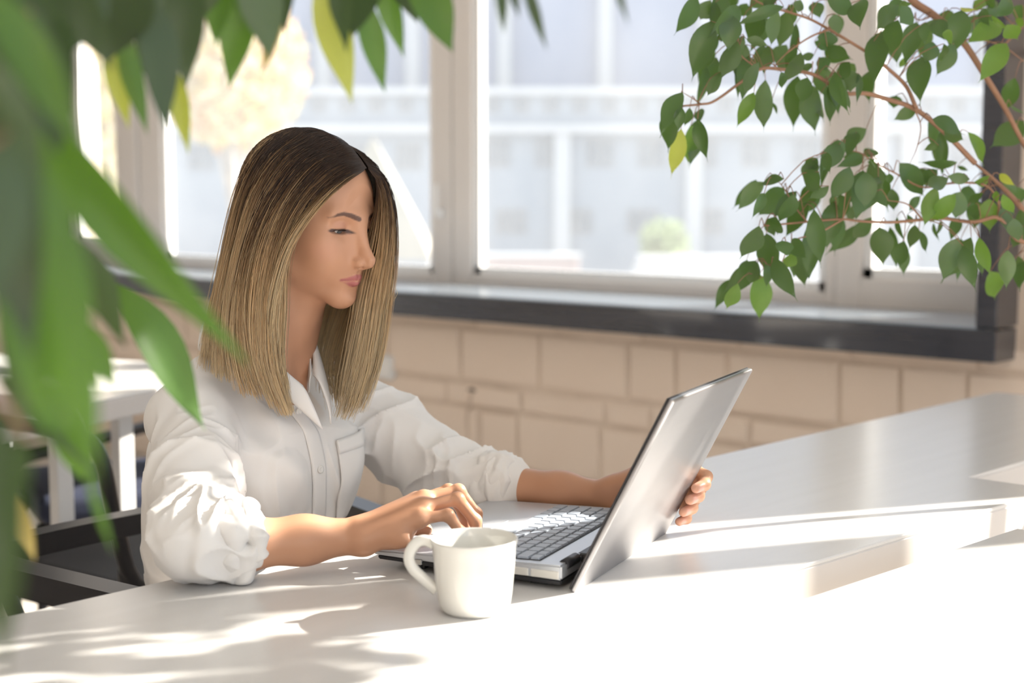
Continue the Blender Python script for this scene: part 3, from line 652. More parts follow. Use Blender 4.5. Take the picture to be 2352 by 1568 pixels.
# ------------------------------------------------------------------ plants
FIG_LEAVES = [
(-1.283,1.790,1.500,-1.287,1.751,1.452,0.024,"G"),(-1.313,1.867,1.508,-1.309,1.830,1.470,0.023,"G"),(-1.293,1.852,1.501,-1.281,1.845,1.450,0.016,"G"),(-1.233,1.755,1.458,-1.246,1.735,1.387,0.033,"G"),(-1.213,1.777,1.468,-1.209,1.769,1.423,0.028,"G"),(-1.209,1.795,1.481,-1.214,1.751,1.441,0.025,"G"),(-1.231,1.891,1.482,-1.257,1.889,1.447,0.029,"G"),(-1.215,1.799,1.431,-1.217,1.767,1.380,0.025,"G"),(-1.281,1.891,1.450,-1.320,1.892,1.452,0.011,"G"),(-1.291,1.859,1.445,-1.300,1.840,1.422,0.010,"G"),(-1.343,1.928,1.425,-1.335,1.891,1.372,0.024,"G"),(-1.338,1.891,1.411,-1.331,1.873,1.355,0.014,"G"),(-1.229,1.780,1.386,-1.229,1.743,1.348,0.015,"G"),(-1.258,1.804,1.415,-1.288,1.799,1.394,0.012,"G"),(-1.214,1.821,1.436,-1.195,1.844,1.428,0.012,"G"),(-1.250,1.934,1.438,-1.245,1.922,1.397,0.020,"G"),(-1.256,1.891,1.419,-1.243,1.860,1.365,0.026,"G"),(-1.185,1.811,1.399,-1.187,1.779,1.354,0.017,"G"),(-1.283,1.901,1.412,-1.276,1.895,1.364,0.010,"G"),(-1.218,1.850,1.358,-1.234,1.836,1.314,0.019,"L"),(-1.225,1.892,1.380,-1.217,1.874,1.310,0.025,"G"),(-1.259,1.962,1.351,-1.255,1.979,1.334,0.005,"G"),(-1.194,1.877,1.479,-1.202,1.869,1.436,0.019,"G"),(-1.220,1.941,1.488,-1.236,1.951,1.442,0.024,"G"),(-1.234,1.992,1.476,-1.228,1.972,1.413,0.012,"G"),(-1.272,2.025,1.448,-1.266,1.994,1.408,0.029,"G"),(-1.193,1.931,1.431,-1.212,1.930,1.400,0.014,"G"),(-1.157,1.883,1.417,-1.167,1.866,1.371,0.019,"G"),(-1.160,1.834,1.384,-1.161,1.844,1.363,0.012,"G"),(-1.217,2.021,1.448,-1.201,2.041,1.439,0.014,"G"),(-1.219,2.055,1.442,-1.187,2.067,1.421,0.024,"G"),(-1.208,2.006,1.426,-1.225,1.997,1.422,0.011,"G"),(-1.188,1.990,1.419,-1.178,1.994,1.401,0.019,"G"),(-1.217,2.042,1.412,-1.223,2.067,1.371,0.027,"G"),(-1.182,1.960,1.406,-1.201,1.955,1.396,0.010,"G"),(-1.137,1.871,1.377,-1.148,1.873,1.344,0.022,"G"),(-1.202,1.989,1.377,-1.211,2.013,1.314,0.030,"G"),(-1.213,2.033,1.363,-1.204,2.018,1.324,0.013,"G"),(-1.156,1.958,1.370,-1.149,1.971,1.322,0.019,"G"),(-1.107,1.899,1.386,-1.096,1.899,1.333,0.018,"G"),(-1.116,1.936,1.379,-1.095,1.918,1.334,0.012,"G"),(-1.098,1.926,1.401,-1.115,1.929,1.379,0.017,"G"),(-1.262,1.726,1.354,-1.272,1.689,1.307,0.022,"G"),(-1.302,1.762,1.331,-1.324,1.765,1.278,0.025,"G"),(-1.256,1.713,1.331,-1.254,1.707,1.302,0.015,"G"),(-1.315,1.796,1.304,-1.334,1.802,1.241,0.022,"Y"),(-1.341,1.858,1.313,-1.348,1.874,1.258,0.026,"L"),(-1.265,1.769,1.316,-1.251,1.768,1.264,0.019,"G"),(-1.284,1.775,1.334,-1.299,1.788,1.307,0.012,"G"),(-1.352,1.897,1.341,-1.339,1.878,1.322,0.014,"G"),(-1.181,1.871,1.486,-1.213,1.816,1.465,0.015,"G"),(-1.172,1.904,1.498,-1.174,1.899,1.481,0.014,"G"),(-1.202,1.990,1.506,-1.186,1.983,1.487,0.019,"G"),(-1.110,1.902,1.471,-1.104,1.898,1.444,0.018,"G"),(-1.158,1.964,1.455,-1.161,1.963,1.433,0.026,"G"),(-1.314,1.972,1.513,-1.328,1.972,1.495,0.018,"G"),(-1.255,1.893,1.495,-1.263,1.894,1.482,0.010,"G"),(-1.303,1.890,1.520,-1.295,1.855,1.478,0.025,"G"),(-1.323,1.944,1.531,-1.341,1.946,1.497,0.023,"G"),(-1.288,1.981,1.528,-1.310,1.982,1.509,0.022,"G"),(-1.217,1.903,1.509,-1.224,1.886,1.491,0.015,"G"),(-1.131,1.913,1.495,-1.106,1.945,1.481,0.025,"G"),(-1.094,1.947,1.495,-1.082,1.918,1.460,0.024,"G"),(-1.073,2.025,1.493,-1.083,1.983,1.458,0.026,"G"),(-1.099,2.030,1.458,-1.095,1.988,1.392,0.029,"G"),(-1.049,1.984,1.486,-1.027,1.976,1.487,0.007,"G"),(-1.049,2.019,1.486,-1.053,2.000,1.465,0.025,"G"),(-1.051,1.986,1.465,-1.068,1.995,1.422,0.025,"G"),(-1.096,2.130,1.479,-1.093,2.097,1.423,0.027,"G"),(-1.049,2.067,1.469,-1.044,2.055,1.442,0.014,"G"),(-1.051,2.104,1.476,-1.030,2.089,1.452,0.023,"G"),(-1.088,2.225,1.507,-1.107,2.244,1.479,0.024,"G"),(-1.057,2.131,1.479,-1.055,2.129,1.465,0.009,"L"),(-1.010,2.059,1.453,-0.994,2.039,1.437,0.012,"L"),(-1.022,2.136,1.492,-1.020,2.111,1.435,0.032,"G"),(-1.059,2.257,1.522,-1.032,2.253,1.510,0.022,"L"),(-0.991,2.067,1.486,-0.990,2.106,1.486,0.005,"Y"),(-1.020,2.203,1.500,-1.005,2.184,1.478,0.014,"G"),(-0.999,2.231,1.476,-1.018,2.170,1.450,0.027,"L"),(-1.012,2.211,1.491,-1.022,2.236,1.452,0.007,"L"),(-1.028,2.308,1.520,-1.036,2.314,1.503,0.017,"G"),(-0.983,2.158,1.482,-0.962,2.163,1.460,0.007,"L"),(-0.957,2.157,1.466,-0.952,2.182,1.447,0.023,"L"),(-0.976,2.259,1.487,-0.989,2.268,1.475,0.013,"L"),(-0.971,2.189,1.441,-0.986,2.145,1.389,0.030,"L"),(-1.004,2.302,1.396,-1.023,2.318,1.350,0.024,"G"),(-1.009,2.302,1.351,-1.006,2.329,1.341,0.004,"G"),(-0.990,2.310,1.325,-1.026,2.291,1.285,0.035,"G"),(-1.036,2.070,1.438,-1.040,2.064,1.410,0.022,"G"),(-1.060,2.080,1.418,-1.046,2.046,1.360,0.031,"G"),(-1.005,2.043,1.431,-0.996,2.028,1.401,0.010,"G"),(-1.018,2.104,1.437,-1.037,2.097,1.395,0.024,"G"),(-1.140,2.183,1.431,-1.144,2.172,1.413,0.010,"L"),(-1.192,2.108,1.417,-1.224,2.115,1.397,0.022,"G"),(-1.179,2.129,1.406,-1.175,2.116,1.366,0.022,"G"),(-1.116,1.957,1.394,-1.103,1.942,1.357,0.024,"G"),(-1.104,1.963,1.387,-1.091,1.946,1.352,0.009,"G"),(-1.177,2.016,1.397,-1.181,2.038,1.339,0.018,"G"),(-1.134,2.141,1.365,-1.135,2.136,1.347,0.020,"G"),(-1.091,2.128,1.339,-1.121,2.123,1.329,0.018,"G"),(-1.014,2.032,1.317,-0.987,2.067,1.299,0.020,"G"),(-1.103,2.198,1.328,-1.101,2.218,1.288,0.017,"G"),(-1.073,2.179,1.306,-1.065,2.176,1.245,0.017,"G"),(-1.015,2.056,1.278,-1.037,2.059,1.273,0.010,"G"),(-1.010,2.111,1.253,-1.055,2.093,1.248,0.012,"G"),(-1.073,2.244,1.250,-1.058,2.249,1.244,0.006,"G"),(-1.008,2.143,1.301,-0.995,2.187,1.256,0.016,"L"),(-1.149,2.073,1.309,-1.164,2.029,1.286,0.023,"G"),(-1.107,1.917,1.278,-1.108,1.884,1.247,0.025,"G"),(-1.169,2.103,1.267,-1.201,2.098,1.264,0.016,"G"),(-1.074,1.964,1.255,-1.086,1.979,1.247,0.012,"G"),(-1.225,2.094,1.501,-1.222,2.105,1.469,0.020,"G"),(-1.155,1.956,1.431,-1.135,1.977,1.414,0.019,"G"),(-0.953,2.157,1.506,-0.950,2.116,1.478,0.021,"G"),(-1.019,2.356,1.522,-1.029,2.356,1.501,0.021,"G"),(-1.008,2.220,1.520,-1.029,2.235,1.508,0.020,"G"),(-1.079,2.055,1.252,-1.061,2.096,1.207,0.029,"G"),(-1.101,2.159,1.245,-1.080,2.152,1.219,0.023,"G"),(-1.009,2.080,1.228,-1.026,2.045,1.215,0.020,"G"),(-0.986,2.106,1.226,-1.012,2.090,1.230,0.015,"G"),(-1.021,2.066,1.214,-1.028,2.045,1.161,0.022,"L"),(-0.988,2.063,1.203,-1.022,2.059,1.163,0.023,"L"),(-1.005,2.117,1.207,-1.008,2.106,1.170,0.028,"G"),(-1.004,2.195,1.205,-1.033,2.199,1.190,0.011,"G"),(-0.995,2.149,1.188,-1.008,2.168,1.162,0.017,"G"),(-0.989,2.185,1.196,-0.987,2.184,1.151,0.028,"L"),(-0.993,2.192,1.228,-0.994,2.151,1.222,0.013,"L"),(-0.975,2.189,1.235,-0.952,2.182,1.220,0.011,"Y"),(-0.928,2.098,1.203,-0.923,2.123,1.172,0.014,"L"),(-0.951,2.125,1.208,-0.949,2.123,1.192,0.009,"L"),(-1.130,2.088,1.245,-1.126,2.088,1.188,0.025,"G"),(-1.077,2.018,1.235,-1.076,2.019,1.221,0.011,"G"),(-1.097,2.067,1.212,-1.102,2.082,1.181,0.017,"G"),(-1.077,1.944,1.236,-1.075,1.943,1.188,0.028,"G"),(-1.082,1.980,1.204,-1.061,1.979,1.187,0.013,"G"),(-1.090,2.148,1.200,-1.102,2.134,1.179,0.013,"G"),(-1.107,2.047,1.151,-1.107,2.061,1.099,0.031,"G"),(-1.134,2.132,1.150,-1.121,2.131,1.092,0.015,"G"),(-1.095,2.082,1.168,-1.089,2.083,1.132,0.007,"G"),(-1.075,2.068,1.129,-1.083,2.071,1.092,0.020,"G"),(-1.059,2.072,1.155,-1.062,2.067,1.122,0.017,"G"),(-1.057,2.082,1.146,-1.059,2.113,1.114,0.011,"G"),(-1.094,2.114,1.171,-1.096,2.140,1.152,0.009,"G"),(-1.090,2.198,1.157,-1.079,2.185,1.133,0.005,"G"),(-1.043,2.130,1.160,-1.058,2.150,1.141,0.006,"G"),(-1.053,2.213,1.165,-1.049,2.182,1.135,0.017,"G"),(-0.979,2.060,1.136,-0.993,2.034,1.078,0.027,"G"),(-0.969,2.055,1.124,-0.949,2.045,1.070,0.023,"G"),(-0.954,2.076,1.137,-0.945,2.092,1.086,0.018,"L"),(-1.007,2.238,1.077,-1.004,2.267,1.033,0.029,"L"),(-0.931,2.130,1.116,-0.935,2.138,1.065,0.022,"G"),(-0.967,2.252,1.103,-0.952,2.231,1.056,0.019,"G"),(-1.006,2.272,1.072,-1.018,2.296,1.047,0.018,"G"),(-0.963,2.110,1.107,-0.976,2.131,1.075,0.009,"G"),(-0.959,2.188,1.188,-0.959,2.182,1.151,0.019,"G"),(-1.006,2.330,1.216,-1.005,2.354,1.188,0.018,"G"),(-0.929,2.143,1.165,-0.921,2.141,1.134,0.020,"G"),(-0.948,2.227,1.095,-0.948,2.209,1.061,0.017,"G"),(-1.110,1.938,1.280,-1.121,1.910,1.257,0.023,"G"),(-1.148,2.066,1.265,-1.155,2.019,1.252,0.018,"G"),(-1.165,1.989,1.282,-1.170,1.973,1.224,0.014,"G"),(-1.107,1.879,1.265,-1.097,1.870,1.239,0.013,"G"),(-1.185,1.985,1.260,-1.198,1.971,1.242,0.018,"G"),(-1.117,1.876,1.236,-1.147,1.884,1.210,0.028,"G"),(-1.197,2.019,1.217,-1.237,2.017,1.191,0.024,"G"),(-1.111,1.895,1.215,-1.122,1.862,1.193,0.013,"G"),(-1.085,1.911,1.243,-1.108,1.906,1.200,0.025,"G"),(-1.098,1.973,1.239,-1.083,1.948,1.179,0.031,"G"),(-1.141,1.963,1.201,-1.153,1.983,1.183,0.012,"G"),(-1.180,2.049,1.203,-1.166,2.038,1.171,0.020,"G"),(-1.160,1.847,1.225,-1.199,1.845,1.221,0.013,"G"),(-1.230,1.901,1.222,-1.262,1.883,1.187,0.022,"G"),(-1.170,1.809,1.204,-1.162,1.777,1.176,0.013,"G"),(-1.224,1.949,1.213,-1.243,1.919,1.175,0.032,"G"),(-1.140,1.843,1.202,-1.165,1.851,1.164,0.021,"G"),(-1.191,1.969,1.191,-1.221,1.959,1.143,0.024,"G"),(-1.155,1.821,1.168,-1.167,1.837,1.144,0.021,"G"),(-1.118,1.866,1.180,-1.119,1.885,1.106,0.024,"G"),(-1.144,1.968,1.191,-1.141,1.950,1.131,0.029,"G"),(-1.221,1.899,1.167,-1.227,1.924,1.134,0.013,"G"),(-1.194,1.833,1.155,-1.193,1.796,1.106,0.027,"G"),(-1.217,1.890,1.142,-1.197,1.879,1.082,0.029,"G"),(-1.157,1.818,1.107,-1.126,1.813,1.057,0.023,"G"),(-1.144,1.819,1.133,-1.128,1.807,1.115,0.021,"G"),(-1.162,1.883,1.112,-1.163,1.863,1.090,0.017,"L"),(-1.210,1.976,1.115,-1.194,1.966,1.063,0.023,"G"),(-1.222,1.868,1.100,-1.227,1.831,1.062,0.025,"G"),(-1.201,1.842,1.099,-1.191,1.807,1.066,0.017,"G"),(-1.206,1.796,1.068,-1.198,1.759,1.032,0.019,"L"),(-1.245,1.915,1.076,-1.241,1.914,1.014,0.030,"L"),(-1.173,1.823,1.097,-1.167,1.823,1.068,0.013,"G"),(-1.157,2.112,1.166,-1.165,2.067,1.128,0.021,"G"),(-1.149,2.097,1.258,-1.148,2.091,1.250,0.012,"G"),(-1.274,1.984,1.487,-1.277,1.939,1.447,0.024,"G"),(-1.231,1.840,1.444,-1.266,1.830,1.391,0.023,"G"),(-1.388,1.990,1.446,-1.421,1.991,1.390,0.021,"G"),(-1.299,2.000,1.448,-1.290,1.961,1.403,0.017,"G"),(-1.273,1.909,1.439,-1.284,1.900,1.391,0.024,"G"),(-1.238,1.986,1.507,-1.252,1.996,1.470,0.018,"G"),(-1.253,2.031,1.397,-1.258,2.021,1.326,0.028,"G"),(-1.351,1.890,1.324,-1.341,1.867,1.264,0.024,"G"),(-1.389,2.055,1.539,-1.386,2.014,1.513,0.015,"G"),(-1.155,2.170,1.487,-1.152,2.162,1.426,0.028,"G"),(-1.122,2.137,1.516,-1.129,2.098,1.491,0.023,"G"),(-1.146,2.259,1.495,-1.159,2.274,1.445,0.024,"G"),(-1.078,2.157,1.485,-1.072,2.144,1.465,0.022,"G"),(-1.095,2.265,1.498,-1.097,2.291,1.466,0.020,"G"),(-1.068,2.336,1.508,-1.102,2.280,1.475,0.023,"G"),(-1.147,1.974,1.381,-1.137,1.963,1.346,0.023,"G"),(-1.218,2.100,1.413,-1.201,2.079,1.354,0.015,"G"),(-1.034,2.112,1.303,-1.001,2.107,1.287,0.018,"G"),(-1.140,2.291,1.310,-1.123,2.291,1.246,0.016,"G"),(-1.171,2.028,1.278,-1.183,1.991,1.249,0.022,"G"),(-1.023,2.268,1.517,-1.021,2.225,1.486,0.018,"G"),(-1.061,2.148,1.243,-1.085,2.140,1.224,0.019,"G"),(-1.055,2.251,1.218,-1.045,2.225,1.183,0.023,"G"),(-1.043,2.258,1.195,-1.046,2.258,1.152,0.023,"G"),(-1.090,2.008,1.230,-1.105,2.002,1.181,0.025,"G"),(-1.098,2.105,1.121,-1.092,2.106,1.080,0.017,"G"),(-0.984,2.114,1.136,-1.012,2.093,1.076,0.027,"G"),(-1.034,2.183,1.131,-1.020,2.154,1.080,0.020,"G"),(-0.954,2.224,1.179,-0.947,2.216,1.143,0.016,"G"),(-1.051,2.375,1.226,-1.039,2.421,1.203,0.015,"G"),(-0.948,2.222,1.151,-0.952,2.204,1.120,0.020,"G"),(-1.134,2.014,1.301,-1.128,1.978,1.273,0.019,"G"),(-1.190,2.180,1.279,-1.193,2.157,1.268,0.018,"G"),(-1.184,1.969,1.257,-1.202,1.985,1.228,0.023,"G"),(-1.267,2.136,1.200,-1.295,2.101,1.176,0.022,"G"),(-1.135,2.027,1.237,-1.138,2.004,1.190,0.021,"G"),(-1.112,2.022,1.256,-1.088,2.001,1.199,0.025,"G"),(-1.233,2.187,1.188,-1.222,2.161,1.160,0.018,"G"),(-1.292,1.974,1.227,-1.324,1.967,1.187,0.020,"G"),(-1.196,1.941,1.208,-1.208,1.903,1.172,0.017,"G"),(-1.163,1.933,1.161,-1.164,1.933,1.080,0.024,"G"),(-1.207,2.074,1.178,-1.190,2.065,1.121,0.024,"G"),(-1.161,1.874,1.134,-1.133,1.863,1.110,0.019,"G"),(-1.239,2.011,1.128,-1.242,2.014,1.073,0.019,"G"),(-1.251,1.898,1.091,-1.283,1.887,1.054,0.023,"G"),(-1.262,1.904,1.099,-1.253,1.880,1.070,0.016,"G"),(-1.289,1.903,1.068,-1.299,1.877,1.027,0.017,"G"),(-1.189,2.142,1.157,-1.221,2.099,1.111,0.020,"G"),]
FIG_BRANCHES = [
([ (-1.129,2.139,1.560),(-1.115,2.151,1.518),(-1.090,2.179,1.494),(-1.057,2.215,1.453),(-1.030,2.241,1.400),(-1.003,2.267,1.343),(-0.979,2.288,1.286),(-0.941,2.323,1.201),(-0.908,2.345,1.079) ],0.0075),
([ (-1.003,2.161,1.252),(-1.040,2.120,1.304),(-1.072,2.085,1.338),(-1.100,2.051,1.352),(-1.123,2.023,1.361),(-1.147,1.992,1.362),(-1.177,1.957,1.389),(-1.213,1.912,1.397),(-1.232,1.886,1.396),(-1.250,1.860,1.375),(-1.273,1.824,1.346),(-1.286,1.807,1.341),(-1.303,1.784,1.338) ],0.0045),
([ (-0.937,2.285,1.123),(-0.969,2.254,1.186),(-0.995,2.227,1.222),(-1.021,2.199,1.253) ],0.0060),
([ (-1.065,2.079,1.337),(-1.079,2.067,1.374),(-1.103,2.040,1.405),(-1.122,2.019,1.425),(-1.162,1.973,1.459),(-1.187,1.943,1.477),(-1.227,1.893,1.494),(-1.245,1.872,1.507) ],0.0035),
([ (-0.882,2.276,1.096),(-0.939,2.208,1.127),(-0.949,2.195,1.135),(-0.969,2.175,1.166),(-0.994,2.142,1.159),(-1.026,2.102,1.165),(-1.047,2.074,1.163),(-1.080,2.031,1.159),(-1.111,1.991,1.161),(-1.130,1.967,1.164),(-1.163,1.923,1.160),(-1.206,1.866,1.154) ],0.0040),
([ (-0.973,2.185,1.166),(-0.975,2.187,1.193),(-0.991,2.170,1.218),(-1.024,2.129,1.221),(-1.055,2.088,1.214),(-1.083,2.054,1.235),(-1.106,2.027,1.252),(-1.123,2.008,1.268),(-1.139,1.988,1.272) ],0.0022),
([ (-1.042,2.065,1.163),(-1.059,2.047,1.187),(-1.079,2.022,1.193) ],0.0018),
([ (-1.156,1.964,1.458),(-1.175,1.937,1.445),(-1.195,1.907,1.421),(-1.206,1.889,1.401) ],0.0018),
([ (-1.215,1.860,1.393),(-1.231,1.842,1.409),(-1.238,1.835,1.422) ],0.0015),
([ (-1.215,1.860,1.393),(-1.227,1.848,1.412) ],0.0012),
([ (-1.268,1.782,1.339),(-1.277,1.772,1.348),(-1.287,1.760,1.357) ],0.0012),
([ (-1.118,1.951,1.164),(-1.141,1.918,1.143),(-1.165,1.883,1.130),(-1.176,1.864,1.093),(-1.194,1.837,1.074) ],0.0016),
([ (-1.153,1.905,1.160),(-1.165,1.893,1.180),(-1.180,1.878,1.213),(-1.189,1.868,1.227) ],0.0014),
([ (-1.062,2.066,1.336),(-1.054,2.073,1.309),(-1.056,2.065,1.275),(-1.061,2.054,1.251) ],0.0012),
([ (-1.048,2.280,1.403),(-1.032,2.307,1.447),(-1.009,2.342,1.484) ],0.0030),
([ (-1.066,2.234,1.455),(-1.052,2.252,1.459),(-1.023,2.288,1.449),(-0.997,2.318,1.424) ],0.0020),
([ (-1.090,2.179,1.494),(-1.106,2.157,1.486),(-1.121,2.141,1.504) ],0.0016),
([ (-1.112,2.029,1.404),(-1.101,2.043,1.403) ],0.0015),
]
DRA_LEAVES = [
(-0.586,0.291,1.287,-0.567,0.332,1.216,0.0204,"G"),(-0.711,0.388,1.243,-0.634,0.446,1.103,0.0278,"G"),(-0.732,0.420,1.213,-0.692,0.431,1.145,0.0136,"D"),(-0.584,0.312,1.222,-0.535,0.311,1.075,0.0288,"G"),(-0.539,0.272,1.227,-0.527,0.280,1.131,0.0260,"D"),(-0.594,0.327,1.199,-0.585,0.336,1.087,0.0238,"G"),(-0.573,0.288,1.176,-0.577,0.310,1.105,0.0085,"Y"),(-0.867,0.494,1.168,-0.819,0.507,1.094,0.0221,"D"),(-1.031,0.624,1.124,-0.975,0.676,1.011,0.0352,"G"),(-0.811,0.470,1.114,-0.794,0.479,1.072,0.0145,"G"),(-0.740,0.396,1.095,-0.716,0.417,1.030,0.0149,"G"),(-0.759,0.379,1.100,-0.702,0.406,1.038,0.0079,"D"),(-0.777,0.426,1.060,-0.754,0.435,1.025,0.0174,"G"),(-0.670,0.386,1.046,-0.663,0.396,1.004,0.0051,"G"),(-0.838,0.431,1.011,-0.850,0.449,0.956,0.0123,"A"),(-0.471,0.238,1.118,-0.451,0.225,1.030,0.0178,"D"),(-0.712,0.383,1.311,-0.693,0.397,1.241,0.0279,"D"),(-0.743,0.424,1.324,-0.742,0.445,1.267,0.0248,"D"),(-0.826,0.516,1.353,-0.858,0.516,1.286,0.0541,"D"),(-0.769,0.428,1.323,-0.747,0.424,1.252,0.0203,"D"),(-0.638,0.326,1.293,-0.609,0.326,1.231,0.0306,"D"),(-0.921,0.559,1.311,-0.931,0.578,1.245,0.0170,"Y"),(-0.897,0.555,1.318,-0.905,0.577,1.242,0.0167,"G"),(-0.841,0.540,1.332,-0.827,0.546,1.240,0.0271,"D"),(-0.931,0.593,1.327,-0.907,0.585,1.277,0.0195,"D"),(-0.863,0.592,1.361,-0.887,0.594,1.274,0.0294,"D"),(-0.937,0.624,1.295,-0.924,0.626,1.230,0.0154,"Y"),(-0.891,0.636,1.366,-0.912,0.643,1.309,0.0214,"G"),(-0.902,0.666,1.365,-0.914,0.659,1.281,0.0281,"G"),(-0.842,0.641,1.371,-0.857,0.646,1.299,0.0331,"D"),(-0.875,0.690,1.355,-0.879,0.661,1.288,0.0154,"A"),(-0.874,0.722,1.378,-0.870,0.738,1.271,0.0300,"Y"),(-0.831,0.705,1.368,-0.822,0.694,1.307,0.0184,"D"),(-0.836,0.729,1.375,-0.839,0.719,1.320,0.0384,"D"),(-0.852,0.739,1.354,-0.849,0.762,1.279,0.0211,"G"),(-0.856,0.765,1.375,-0.856,0.786,1.308,0.0187,"G"),(-0.824,0.768,1.371,-0.788,0.779,1.314,0.0313,"G"),(-0.704,0.739,1.352,-0.691,0.734,1.312,0.0087,"D"),(-0.695,0.747,1.346,-0.692,0.747,1.322,0.0062,"D"),(-0.691,0.752,1.352,-0.679,0.763,1.301,0.0087,"D"),(-0.610,0.757,1.344,-0.603,0.759,1.311,0.0053,"D"),(-0.776,0.463,1.327,-0.769,0.443,1.279,0.0237,"D"),(-0.475,0.247,1.215,-0.467,0.236,1.154,0.0186,"D"),(-0.962,0.639,1.368,-0.977,0.640,1.315,0.0238,"D"),(-0.885,0.711,1.378,-0.906,0.723,1.353,0.0204,"G"),(-0.457,0.225,1.126,-0.434,0.214,1.071,0.0134,"D"),(-0.626,0.331,1.244,-0.607,0.340,1.100,0.0225,"G"),(-0.624,0.352,1.187,-0.631,0.355,1.073,0.0200,"G"),(-0.577,0.288,1.206,-0.531,0.291,1.094,0.0223,"G"),(-0.664,0.341,1.178,-0.669,0.352,1.071,0.0195,"D"),(-0.661,0.358,1.284,-0.633,0.353,1.200,0.0238,"D"),(-0.563,0.281,1.255,-0.546,0.300,1.180,0.0215,"D"),(-0.689,0.362,1.302,-0.676,0.373,1.220,0.0267,"D"),(-0.789,0.465,1.337,-0.796,0.468,1.291,0.0293,"D"),(-0.871,0.558,1.367,-0.870,0.545,1.312,0.0364,"D"),(-0.898,0.631,1.376,-0.901,0.622,1.321,0.0292,"D"),(-0.908,0.663,1.381,-0.903,0.672,1.323,0.0234,"D"),(-0.868,0.673,1.378,-0.864,0.671,1.322,0.0262,"D"),(-0.868,0.728,1.381,-0.862,0.744,1.329,0.0272,"D"),(-0.851,0.772,1.388,-0.834,0.784,1.337,0.0277,"D"),(-0.660,0.369,1.151,-0.645,0.377,1.093,0.0156,"G"),(-0.556,0.292,1.091,-0.541,0.276,1.058,0.0111,"D"),]
